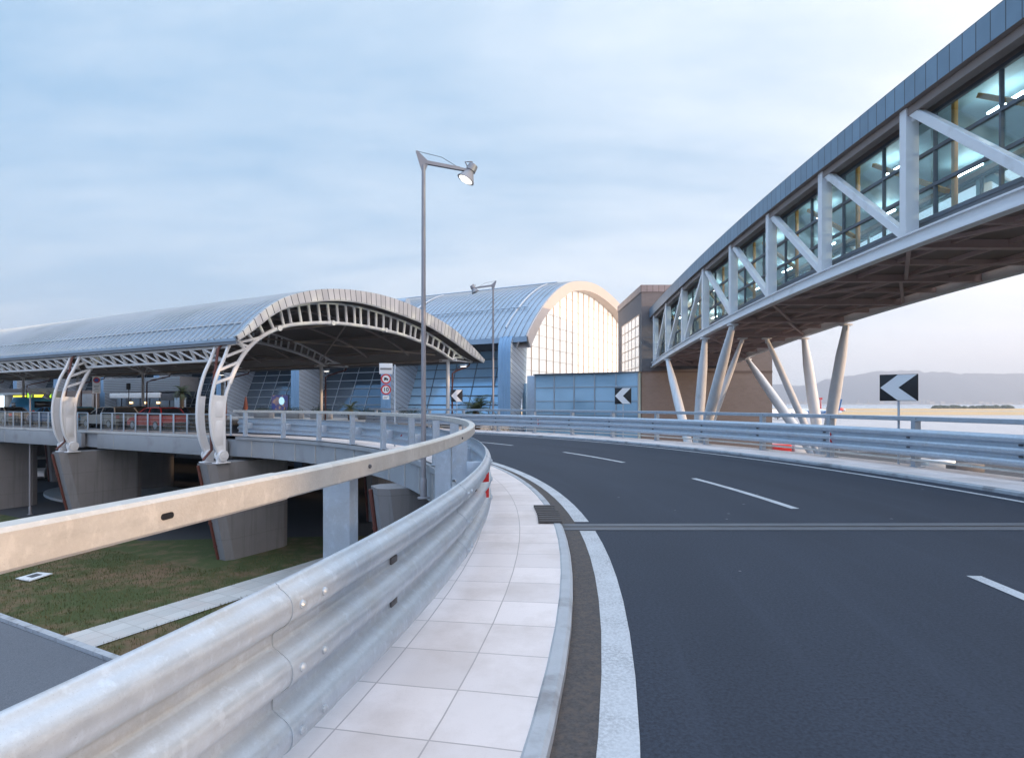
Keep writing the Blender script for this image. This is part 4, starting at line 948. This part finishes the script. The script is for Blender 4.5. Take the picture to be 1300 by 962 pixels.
k.box(c-x*.6*s_+U*.5*s_, (3.2*s_, .004, 2.6*s_), (x, f, U)); k.box(c+x*1.9*s_-U*.1*s_, (1.4*s_, .004, 1.6*s_), (x, f, U)); k.box(c-U*1.2*s_, (5.6*s_, .004, .5*s_), (x, f, U))
for q in (-1.5, 1.7): k.lathe(c+x*q*s_-U*1.6*s_, [(.001, -.002), (.6*s_, -.002), (.6*s_, .002), (.001, .002)], 10, (x, U, f))
k.build('truck_symbol', M['black'], d1, smooth=0)
def digits(txt, c, size, parent):
    cu = bpy.data.curves.new('numerals', 'FONT'); cu.body = txt; cu.size = size; cu.align_x = 'CENTER'; cu.align_y = 'CENTER'; cu.extrude = .002; cu.offset = size*.02
    ob = bpy.data.objects.new('numerals', cu); COL.objects.link(ob); dg = bpy.context.evaluated_depsgraph_get(); me = bpy.data.meshes.new_from_object(ob.evaluated_get(dg)); bpy.data.objects.remove(ob)
    from mathutils import Matrix
    R = Matrix((x, U, f)).transposed(); m = MB(); m.add([c+R@v.co for v in me.vertices], [tuple(p.vertices) for p in me.polygons]); m.build('numerals', M['black'], parent, smooth=0)
digits('10', at(490, 494.6, .066), 7*s_, d2)
pl = MB().box(at(490, 504.5), (8*s_, .02, 5*s_), (x, f, U), .003).build('small_plate', M['sign_white'], sg)
k = MB()
for j, ww in ((.9, 5.8), (-1, 4.2)): k.box(at(490, 504.5, .062)+U*(j*s_)-x*((5.8-ww)/2*s_), (ww*s_, .003, .55*s_), (x, f, U))
k.build('lettering', M['steel_dark'], pl)
# parking sign near column B
yy = 40.0; s_ = yy/750; pp = V(((122.5-650)*s_, yy, 0)); f = V((-pp.x, -pp.y, 0)).normalized(); x = V((-f.y, f.x, 0))
ns = thing('no_parking_sign', 'tall white parking restriction sign with red ringed disc next to the second white column', 'road sign', pp)
MB().tube([pp, pp+U*zv(478, yy)], .03, 8).build('post', M['galv'], ns)
c = V((pp.x, yy, zv(488.5, yy)))+f*.05; bo = MB().box(c, (8.6*s_, .02, 21*s_), (x, f, U), .004).build('board', M['sign_white'], ns)
d1 = disc(ns, c+U*6*s_+f*.012, f, 3.6*s_, 2.3*s_); d1.children[0].data.materials[0] = mat('sign_blue', (.03, .07, .35), .4)
k = MB()
for j in range(5): k.box(c-U*(1.2+1.9*j)*s_+f*.012-x*(.4*(j % 2)*s_), ((5.6-.9*(j % 3))*s_, .003, .6*s_), (x, f, U))
k.build('lettering', M['steel_dark'], bo)
yy = 48.0; s_ = yy/750; pp = V(((163.5-650)*s_, yy, 0)); bs_ = thing('dark_notice_sign', 'small dark square sign on a thin post above the red car', 'sign', pp)
MB().tube([pp, pp+U*zv(494, yy)], .03, 8).build('post', M['steel_dark'], bs_); MB().box(V((pp.x, yy-.05, zv(490.5, yy))), (5.2*s_, .04, 8*s_), None, .01).build('plate', M['black'], bs_)

# ------------------------------------------------------------------ cars
def car_paint(name, c): return mat(name, c, .28, .15, .03, 2, spec=.6)
def make_car(name, label, pos, hd, paint, kind='hatch', group='cars standing on the forecourt road'):
    o = thing(name, label, 'van' if kind == 'van' else 'car', pos, group); P = V(pos); h = V((hd[0], hd[1], 0)).normalized(); s = V((-h.y, h.x, 0)); U = V((0, 0, 1))
    if kind == 'van': L, Wd, prof, cab = 5.0, 1.9, [(-2.5, .35), (-2.48, 1.0), (-2.42, 2.1), (-2.2, 2.25), (1.0, 2.25), (1.35, 2.15), (1.95, 1.25), (2.4, 1.05), (2.5, .75), (2.48, .35)], None
    elif kind == 'estate': L, Wd, prof = 4.5, 1.72, [(-2.2, .32), (-2.25, .6), (-2.2, .92), (-2.0, .98), (.95, .96), (1.9, .82), (2.2, .62), (2.22, .32)]; cab = [(-2.1, .96), (-1.75, 1.42), (-1.3, 1.48), (-.1, 1.46), (.35, 1.38), (1.15, .94)]
    elif kind == 'sedan': L, Wd, prof = 4.4, 1.72, [(-2.2, .32), (-2.2, .8), (-2.1, .96), (-1.3, 1.0), (.9, .95), (1.9, .8), (2.18, .62), (2.2, .32)]; cab = [(-1.7, .97), (-.95, 1.38), (-.5, 1.42), (-.05, 1.42), (.3, 1.36), (1.05, .93)]
    else: L, Wd, prof = 3.9, 1.68, [(-1.9, .32), (-1.95, .62), (-1.9, .92), (-1.75, .97), (.75, .95), (1.6, .80), (1.9, .62), (1.92, .32)]; cab = [(-1.82, .95), (-1.5, 1.38), (-1.1, 1.46), (-.1, 1.45), (.25, 1.38), (1.0, .93)]
    def loft(pr, w0, w1, z0, z1):          # side outline with tumblehome
        n = len(pr); vs = []
        for sg in (-1, -.94, .94, 1):
            for q, z in pr:
                k = w0+(w1-w0)*max(0, min(1, (z-z0)/(z1-z0))); cx = sum(p_[0] for p_ in pr)/n; zz = z if abs(sg) < .97 else z-.03*(z > .5); qq = q if abs(sg) < .97 else cx+(q-cx)*.975
                vs.append(P+h*qq+s*(sg*k/2)+U*zz)
        fs = [tuple(range(n-1, -1, -1)), tuple(3*n+i for i in range(n))]
        for j in range(3): fs += [(j*n+i, j*n+(i+1) % n, (j+1)*n+(i+1) % n, (j+1)*n+i) for i in range(n)]
        return MB().add(vs, fs)
    body = loft(prof, Wd, Wd*.96 if kind != 'van' else Wd*.9, .6, prof[4][1]).build('body', paint, o, smooth=40)
    if cab:
        loft(cab, Wd*.93, Wd*.72, .95, 1.46).build('cabin_glass', M['glass_car'], o, smooth=40)
        top = [(q, z+.012) for q, z in cab if z > 1.34]; k = MB(); n = len(top); k.add([P+h*q+s*(sg*Wd*.365)+U*z for sg in (-1, 1) for q, z in top]+[P+h*q+s*(sg*Wd*.365)+U*(z-.05) for sg in (-1, 1) for q, z in top], [(i, i+1, n+i+1, n+i) for i in range(n-1)]+[(i, i+1, 2*n+i+1, 2*n+i) for i in range(n-1)]+[(n+i, n+i+1, 3*n+i+1, 3*n+i) for i in range(n-1)]); k.build('roof', paint, o, smooth=40)
        for sg in (-1, 1):
            k = MB()
            for (q0, z0), (q1, z1) in ((cab[0], cab[1]), (cab[-1], cab[-2])): k.bar(P+h*q0+s*(sg*Wd*.46)+U*z0, P+h*q1+s*(sg*Wd*.375)+U*z1, .07, .05)
            k.bar(P-h*.35+s*(sg*Wd*.465)+U*.95, P-h*.4+s*(sg*Wd*.37)+U*1.43, .09, .04); k.build('pillar', paint, o)
    else:
        k = MB(); k.prism([P+h*1.38+U*2.1+s*.75, P+h*1.97+U*1.28+s*.82, P+h*1.97+U*1.28-s*.82, P+h*1.38+U*2.1-s*.75], U*.012+h*.02, V((0, 0, 0))); k.build('windscreen', M['glass_car'], o)
        for sg in (-1, 1): k = MB(); k.box(P+h*.95+s*(sg*.90)+U*1.55, (.75, .03, .5), (h, s, U), .01); k.build('side_window', M['glass_car'], o)
        k = MB(); k.box(P-h*2.475+U*1.62, (.03, 1.35, .6), (h, s, U), .01); k.build('rear_window', M['glass_car'], o)
    wx = L*.32
    for q in (-wx, wx):
        for sg in (-1, 1):
            k = MB(); c = P+h*q+s*(sg*(Wd/2-.09))+U*.31; k.lathe(c-s*.1, [(.2, 0), (.29, .01), (.31, .04), (.31, .16), (.29, .19), (.2, .2)], 20, (h, U, s)); w_ = k.build('wheel', M['rubber'], o, smooth=40)
            k = MB(); k.lathe(c+s*(sg*.095), [(.01, 0), (.2, 0), (.2, .012), (.12, .02), (.01, .02)], 14, (h, U, s*sg)); k.build('rim', M['galv'], w_, smooth=40)
    zl = .68 if kind != 'van' else .85
    for sg in (-1, 1):
        k = MB(); k.box(P+h*(L/2-.03 if kind != 'van' else 2.44)+s*(sg*Wd*.36)+U*zl, (.1, .32, .14), (h, s, U), .02); k.build('headlight', M['sign_white'], o)
        k = MB(); k.box(P-h*(L/2-.0)+s*(sg*Wd*.41)+U*(.8 if kind != 'van' else 1.0), (.1, .2, .2), (h, s, U), .02); k.build('tail_light', M['red'], o)
        k = MB(); k.box(P+h*.75+s*(sg*(Wd/2+.06))+U*1.0, (.12, .2, .12), (h, s, U), .03); k.build('mirror', M['black'], o)
    k = MB()
    for e in (-1, 1): k.box(P+h*(e*(L/2-.02))+U*.42, (.12, Wd*.94, .16), (h, s, U), .04)
    k.build('bumper', M['steel_dark'], o)
    k = MB(); k.box(P+U*.3, (L*.9, Wd*.86, .2), (h, s, U), .03); k.build('underbody', M['black'], o)
    return o
d_ = (DX, DY); dm = (-DX, -DY); RC = RZ+.004
def onroad(u, b): k = (u-650)/750; a = (NX-k*NY)*b/(-(DX-k*DY)); return AB(a, b, RC)
red = car_paint('red_car_paint', (.62, .03, .025)); blu = car_paint('blue_car_paint', (.02, .16, .38)); sil = car_paint('silver_car_paint', (.42, .41, .38)); drk = car_paint('dark_car_paint', (.03, .03, .04)); cy = car_paint('light_blue_car_paint', (.05, .32, .55)); wht = car_paint('white_van_paint', (.7, .7, .7))
make_car('parked_car', 'bright red hatchback behind the balustrade', onroad(199, 22.9), d_, red)
make_car('parked_car', 'dark saloon behind the red car, tail lights beside the near white column', onroad(238, 28.3), d_, drk, 'sedan')
make_car('parked_car', 'silver estate car left of the red hatchback', onroad(140, 23.2), d_, sil, 'estate')
make_car('parked_car', 'black estate car parked behind the red hatchback', onroad(176, 28.0), dm, drk, 'estate')
make_car('parked_car', 'light blue car half hidden by the second white column', onroad(94, 22.9), d_, cy, 'hatch')
make_car('parked_car', 'dark blue saloon left of the second white column', onroad(66, 24.2), d_, blu, 'sedan')
make_car('parked_van', 'tall blue van behind the thin lamp pole at left', onroad(38, 27.5), d_, cy, 'van', 'vans near the deck')
make_car('parked_car', 'grey saloon at the left picture edge behind the balustrade', onroad(10, 23.2), d_, sil, 'sedan')
make_car('parked_van', 'white van standing in the dark under the forecourt deck', (-47.6, 60, GZ+.0), (DX*.2+.5, -.9), wht, 'van', 'vans near the deck')

# ------------------------------------------------------------------ palms, planters, parasol
def palm(base, h, n, fl, label, tr=.2, lean=0):
    b = V(base); o = thing('palm_tree', label, 'palm tree', base, 'palm trees by the terminal'); m = MB()
    pts = [b+V((lean*t*t, 0, h*t)) for t in (0, .1, .3, .6, .9, 1)]; m.tube(pts, [tr*1.35, tr*1.05, tr, tr*.95, tr*1.15, tr*.9], 10)
    for i in range(int(h*5)):
        z = h*i/max(1, int(h*5)); 
        for k in range(6): a = k*pi/3+i*.5; m.box(b+V((cos(a)*tr*1.02, sin(a)*tr*1.02, z)), (.10, .08, .10))
    m.build('trunk', M['bark'], o); top = pts[-1]; m = MB()
    for i in range(n):
        az = i*2.399+random.uniform(-.2, .2); el = random.uniform(-.25, 1.35); L = fl*random.uniform(.8, 1.1); dr = V((cos(az), sin(az), 0)); sd = V((-sin(az), cos(az), 0)); pr = None; ns = 16
        for k in range(ns+1):
            t = k/ns; ang = el-1.5*t*t; 
            p = top if pr is None else pr+(dr*cos(ang)+V((0, 0, 1))*sin(ang))*(L/ns)
            if pr is not None:
                m.bar(pr, p, .025*(1-t)+.006, .02*(1-t)+.005); ll = L*.26*sin(pi*min(1, .12+.88*t))**.7+.03
                for sg in (-1, 1):
                    tip = p+sd*(sg*ll)*.75+(p-pr).normalized()*ll*.65+V((0, 0, -ll*.25+.1*ll)); w_ = (p-pr)*.30; m.add([p-w_, p+w_, tip], [(0, 1, 2)])
            pr = p
    m.build('crown', M['frond'], o, smooth=0, fix=False)
palm((-2.75, 45.2, GZ), 7.0, 44, 2.0, 'bushy palm in front of the blue glass bay, right of the rear canopy column', .3)
def onpl(u, b): k = (u-650)/750; a = (NX-k*NY)*b/(-(DX-k*DY)); return AB(a, b, .004)
p = onpl(445, 44); palm((p.x, p.y, 0), 1.1, 30, 1.5, 'low leafy palm in the plaza behind the brown canopy column', .22)
p = onpl(231, 44); palm((p.x, p.y, 0), 2.9, 34, 1.5, 'palm with a bare trunk standing above the red car', .22)
def shrub(c, r, h, n, m):
    for i in range(n):
        a = random.uniform(0, 2*pi); q = sqrt(random.random()); p = V(c)+V((cos(a)*q*r, sin(a)*q*r, random.uniform(.1, 1)*h*(1-.5*q*q))); s_ = random.uniform(.05, .12); t = V((random.uniform(-1, 1), random.uniform(-1, 1), random.uniform(-.3, 1))).normalized()*s_; w_ = V((random.uniform(-1, 1), random.uniform(-1, 1), random.uniform(-1, 1))).normalized()*s_*.5
        m.add([p-w_, p+w_, p+t], [(0, 1, 2)])
spots = [(335, 45.5, 'left of the poster'), (372, 45.5, 'under the poster'), (408, 45.5, 'left of the brown column'), (470, 45.5, 'left of the restriction sign'), (520, 45.5, 'right of the restriction sign'), (262, 45.5, 'behind the near white column'), (205, 46, 'behind the red car')]
for u, b, wd in spots:
    p = onpl(u, b); o = thing('planter', 'long concrete planter with dark shrubs '+wd, 'planter', p, 'planters along the terminal front'); MB().box(p+V((0, 0, .3)), (2.6, .7, .6), E, .03).build('trough', M['concrete'], o)
    m = MB(); 
    for k in range(5): shrub(p+V((DX, DY, 0))*(k-2)*.5+V((0, 0, .55)), .4, .75, 160, m)
    m.build('shrubs', M['bush'], o, smooth=0, fix=False)
m = MB(); p = V((-1.9, 44.0, GZ))
for k in range(9): shrub(p+V((random.uniform(-1.6, 1.8), random.uniform(-.6, .6), 4.6)), .9, 1.3, 350, m)
for k in range(9): m.tube([p+V((random.uniform(-1.2, 1.4), 0, 0)), p+V((random.uniform(-1.4, 1.6), 0, 5.2))], .04, 5)
tag(m.build('bush', M['bush'], smooth=0, fix=False), 'dark bush below the bushy palm beyond the outer rail', 'bush')
p = onpl(312, 43.5); o = thing('closed_parasol', 'closed rust coloured parasol in front of the dark terminal glass', 'parasol', p)
MB().tube([p, p+U*2.5], .03, 8).build('pole', M['galv'], o); MB().lathe(p+U*.9, [(.14, 0), (.24, .25), (.2, .7), (.1, 1.3), (.02, 1.55)], 12).build('fabric', mat('rust_fabric', (.32, .10, .06), .8, 0, .3, 8), o)
# ------------------------------------------------------------------ entrance bay, poster, shop lights
k0 = 54.9+1.0
ent = thing('entrance_porch', 'grey ribbed entrance porch with white signboard and dark doors in the plaza', 'entrance', AB(81.5, 47, 0))
m = MB(); m.box(AB(83.5, 48.4, 4.2), (18, 2.6, 1.9), E); m.build('ribbed_panel', None or seam_mat('ribbed_cladding', (.42, .43, .44), 0, 1, .25, .06, (.2, .2, .21)), ent)
for i in range(8): MB().box(AB(83.5, 47.06, 3.35+.24*i), (18, .05, .10), E).build('rib', M['mull'], ent)
MB().box(AB(84.5, 47.0, 2.75), (12, .3, .7), E, .02).build('signboard', M['sign_white'], ent); MB().box(AB(76.6, 47.05, 2.5), (3.6, .2, .9), E, .02).build('side_board', M['steel_dark'], ent)
MB().box(AB(74.6, 47.2, 1.2), (1.6, .6, 2.4), E, .03).build('side_pillar', mat('pale_blue_pillar', (.40, .48, .56), .4, .2), ent)
MB().box(AB(85, 48.6, 1.2), (14, .2, 2.4), E).build('door', M['glass_dark'], ent)
for i in range(6): MB().box(AB(79+2.3*i, 48.47, 1.2), (.08, .06, 2.4), E).build('door_frame', M['steel_dark'], ent)
for a in (81.5, 84.6, 88.0): MB().box(AB(a, 48.42, 1.75), (.7, .05, .25), E).build('warm_light', M['warm_on'], ent)
po = thing('poster_board', 'colourful advertising poster board behind the deck rail', 'poster', AB(45, 49.4, 0))
def onb(u, b): k = (u-650)/750; return (NX-k*NY)*b/(-(DX-k*DY))
a0, a1 = onb(345, 50), onb(367, 50); ac = (a0+a1)/2
MB().box(AB(ac, 50, 1.75), (abs(a1-a0), .12, 1.9), E, .02).build('frame', M['steel_dark'], po)
mp_, ntp, pp_ = nodes('poster_print'); v_ = N(ntp, 'ShaderNodeTexVoronoi'); v_.inputs['Scale'].default_value = 2.4; tcp = N(ntp, 'ShaderNodeTexCoord'); ntp.links.new(tcp.outputs['Object'], v_.inputs[0]); cr = N(ntp, 'ShaderNodeValToRGB'); cr.color_ramp.elements[0].color = (.02, .05, .2, 1); cr.color_ramp.elements[1].color = (.35, .22, .15, 1); el = cr.color_ramp.elements.new(.5); el.color = (.10, .08, .16, 1)
sx = N(ntp, 'ShaderNodeSeparateColor'); ntp.links.new(v_.outputs['Color'], sx.inputs[0]); ntp.links.new(sx.outputs[0], cr.inputs[0]); ntp.links.new(cr.outputs[0], pp_.inputs['Base Color']); ntp.links.new(cr.outputs[0], pp_.inputs['Emission Color']); pp_.inputs['Emission Strength'].default_value = .15
MB().box(AB(ac, 49.92, 1.75), (abs(a1-a0)*.94, .03, 1.78), E).build('print', mp_, po)
MB().lathe(AB(ac+(-.35), 49.9, 1.95), [(.01, 0), (.48, 0), (.48, .015), (.01, .015)], 24, (E[0], E[2], -E[1])).build('print_disc', mat('print_pale_blue', (.45, .7, .8), .5, emit=.35), po)
kio = thing('lit_kiosk', 'row of shop fronts with yellow and green lit signs at far left under the canopy', 'shop front', AB(88, 46, 0))
def kb(u0, u1, v0, v1, b, nm, mt, par=kio):
    A0_, A1_ = onb(u0, b), onb(u1, b); ac_ = (A0_+A1_)/2; y = AB(ac_, b).y
    return MB().box(AB(ac_, b, H+(512-(v0+v1)/2)*y/750), (abs(A1_-A0_), .3, abs(v1-v0)*y/750), E, .01).build(nm, mt, par)
kb(-60, 70, 494, 524, 47.2, 'wall', mat('kiosk_wall', (.10, .09, .09), .7))
kb(-40, 35, 499, 501.5, 46.6, 'lintel', M['mull']); kb(18, 36, 502, 503.6, 46.5, 'yellow_sign', M['yellow_on']); kb(45, 54, 501, 504, 46.5, 'yellow_sign', M['yellow_on']); kb(61, 63.5, 498, 507, 46.5, 'green_sign', M['green_on']); kb(35.5, 38.5, 499, 513, 46.5, 'green_sign', M['green_on'])
kb(17, 32, 504, 514, 46.6, 'window', mat('kiosk_glass', (.18, .28, .38), .2, .3)); kb(1, 4, 502, 517, 46.5, 'light_strip', M['cool_on']); kb(44, 62, 507, 515, 46.6, 'dark_window', M['glass_dark'])
kb(70, 125, 496, 524, 47.4, 'side_wall', mat('kiosk_brown', (.20, .15, .13), .8)); kb(104, 118, 500, 522, 46.9, 'shutter', M['concrete'])

# ------------------------------------------------------------------ airfield side, beyond the outer rail
def gp(u, v, z=GZ): y = (H-z)*750/(v-512); return V(((u-650)/750*y, y, z))
def plane(u, v, hd, tailc, label, k=1.0):
    p = gp(u, v); o = thing('airliner', label, 'airplane', p, 'parked airliners on the apron'); h = V((hd[0], hd[1], 0)).normalized(); s = V((-h.y, h.x, 0)); U = V((0, 0, 1)); c = p+U*3.0*k
    wm = M['sign_white']
    MB().lathe(c, [(.05, -16*k), (.5*k, -15*k), (1.5*k, -9*k), (1.9*k, -5*k), (1.9*k, 9*k), (1.6*k, 12*k), (.9*k, 14*k), (.1, 15*k)], 16, (s, U, h)).build('fuselage', wm, o)
    for sg in (-1, 1):
        MB().prism([c+h*4*k-U*.8*k, c-h*2*k-U*.8*k, c-h*6*k+s*sg*15*k+U*.4*k, c-h*4*k+s*sg*15*k+U*.4*k], U*.12, U*-.12).build('wing', M['galv'], o); MB().lathe(c+h*1.5*k+s*sg*5*k-U*1.5*k, [(.6*k, -1.8*k), (.9*k, -1*k), (.95*k, 1.2*k), (.8*k, 1.5*k)], 12, (s, U, h)).build('engine', tailc, o)
        MB().prism([c-h*11.5*k+U*.5*k, c-h*14*k+U*.5*k, c-h*15.5*k+s*sg*5*k+U*.8*k, c-h*14.3*k+s*sg*5*k+U*.8*k], U*.1, U*-.1).build('tailplane', wm, o)
        MB().tube([p+s*sg*2.5*k, c+s*sg*2.5*k-U*.8*k], .25*k, 8).build('landing_gear', M['steel_dark'], o)
    MB().tube([p+h*11*k, c+h*11*k], .2*k, 8).build('nose_gear', M['steel_dark'], o)
    MB().prism([c-h*10*k+U*1.5*k, c-h*13.5*k+U*7.5*k, c-h*15.8*k+U*7.5*k, c-h*14.5*k+U*1*k], s*.2, s*-.2).build('tail_fin', tailc, o)
    MB().sweep([('h', -9*k), ('h', 11*k)], [(1.93*k*cos(t_), 1.93*k*sin(t_)) for t_ in (-.35, -.1, .15, .35)], False, False, lambda q, r, z: c+h*q[1]+s*r+U*z).build('stripe', tailc, o, fix=False)
plane(992, 532.5, (1, .25), blu, 'white and blue airliner parked beside the masonry block', 1.0)
plane(1030, 529.5, (-.9, .45), blu, 'blue and white airliner behind the white legs of the footbridge', .95)
pt = gp(1042, 521.5); o = thing('beacon_mast', 'thin red airfield mast behind the footbridge legs', 'mast', pt); MB().tube([pt, pt+U*12], [.8, .35], 6).build('mast', M['red'], o); MB().box(pt+U*12.5, (2.2, 2.2, 2)).build('beacon_head', M['red'], o)
def truck(p, hd, body, label, L=7.5, hgt=2.6):
    o = thing('service_truck', label, 'truck', p, 'service trucks on the airfield side'); h = V((hd[0], hd[1], 0)).normalized(); s = V((-h.y, h.x, 0)); c = V(p)
    MB().box(c+U*(.8+hgt/2)-h*1.1, (L-2.3, 2.4, hgt), (h, s, U), .05).build('box_body', body, o); MB().box(c+h*(L/2-.9)+U*1.55, (1.9, 2.3, 1.9), (h, s, U), .15).build('cab', M['sign_white'], o); MB().box(c+h*(L/2+.04)+U*1.95, (.08, 2.0, .7), (h, s, U), .02).build('windscreen', M['glass_car'], o)
    for q in (-L*.32, L*.33):
        for sg in (-1, 1): MB().lathe(c+h*q+s*sg*1.05+U*.5-s*.15, [(.3, 0), (.5, .02), (.5, .28), (.3, .3)], 14, (h, U, s)).build('wheel', M['rubber'], o)
    MB().box(c+U*.7, (L*.95, 1.6, .2), (h, s, U)).build('chassis', M['steel_dark'], o)
truck(gp(1067, 522.0), (1, .1), red, 'red airport truck far out on the apron edge', 9, 2.6)
truck(gp(1000, 583), (1, -.05), red, 'red and white truck below the outer rail beside the masonry block', 4.6, 1.3)
for i, (u, v) in enumerate(((1160, 602), (1190, 605), (1225, 611))):
    p = gp(u, v); o = thing('baggage_trailer', ['small grey equipment trailer behind the near chevron sign post', 'grey equipment trailer between its two neighbours below the outer rail', 'dark grey equipment trailer nearest the right picture edge'][i], 'trailer', p, 'equipment trailers below the outer rail')
    MB().box(p+U*.55, (3.2, 1.6, .14), None, .03).build('bed', M['galv'], o); MB().box(p+U*1.2, (2.8, 1.4, 1.1), None, .06).build('cover', [M['concrete'], M['galv'], M['steel_dark']][i], o)
    for q in (-1.1, 1.1):
        for sg in (-.65, .65): MB().lathe(p+V((q, sg, .3)), [(.1, -.08), (.3, -.07), (.3, .07), (.1, .08)], 12, (V((1, 0, 0)), U, V((0, 1, 0)))).build('wheel', M['rubber'], o)
    MB().bar(p+V((-1.6, 0, .5)), p+V((-2.6, 0, .3)), .08).build('tow_bar', M['galv'], o)
for i in range(9):
    a = gp(1062+17*i, 584+2.2*i, GZ+.004); struct(MB().prism([a, a+V((.16, 0, 0)), a+V((2.0, 5, 0)), a+V((1.84, 5, 0))], V((0, 0, 0)), V((0, 0, .004))).build('bay_marking', M['line'], smooth=0))
fn = thing('apron_fence', 'low grey mesh fence along the apron edge below the outer rail', 'fence', gp(1120, 575))
f0, f1 = V((24.5, 92, GZ)), V((95, 92, GZ)); n = 24
for i in range(n+1): p = f0.lerp(f1, i/n); MB().tube([p, p+U*1.6], .04, 6).build('post', M['galv'], fn)
for zz in (.15, .85, 1.55): MB().tube([f0+U*zz, f1+U*zz], .025, 5).build('rail', M['galv'], fn)

# ------------------------------------------------------------------ unseen storeyed block at the right, added to shade the road from the low sun
cp = thing('unseen_sun_blocker', 'unseen storeyed concrete block added at right to shade the road from the low sun', 'sun blocker', (45, 0, GZ))
for i in range(4): MB().box((45, .35, GZ+1.2+3.4*i+.5), (34, 23.2, 1.3), None, .03).build('blocker_parapet', M['concrete_pale'], cp)
MB().box((45, .35, GZ+6.4), (32, 21.6, 12.6)).build('blocker_core', M['pier'], cp)
for i in range(8): MB().box((28.4, -10.6+3.12*i, GZ+6.4), (.5, .5, 12.8), None, .02).build('column', M['concrete'], cp)
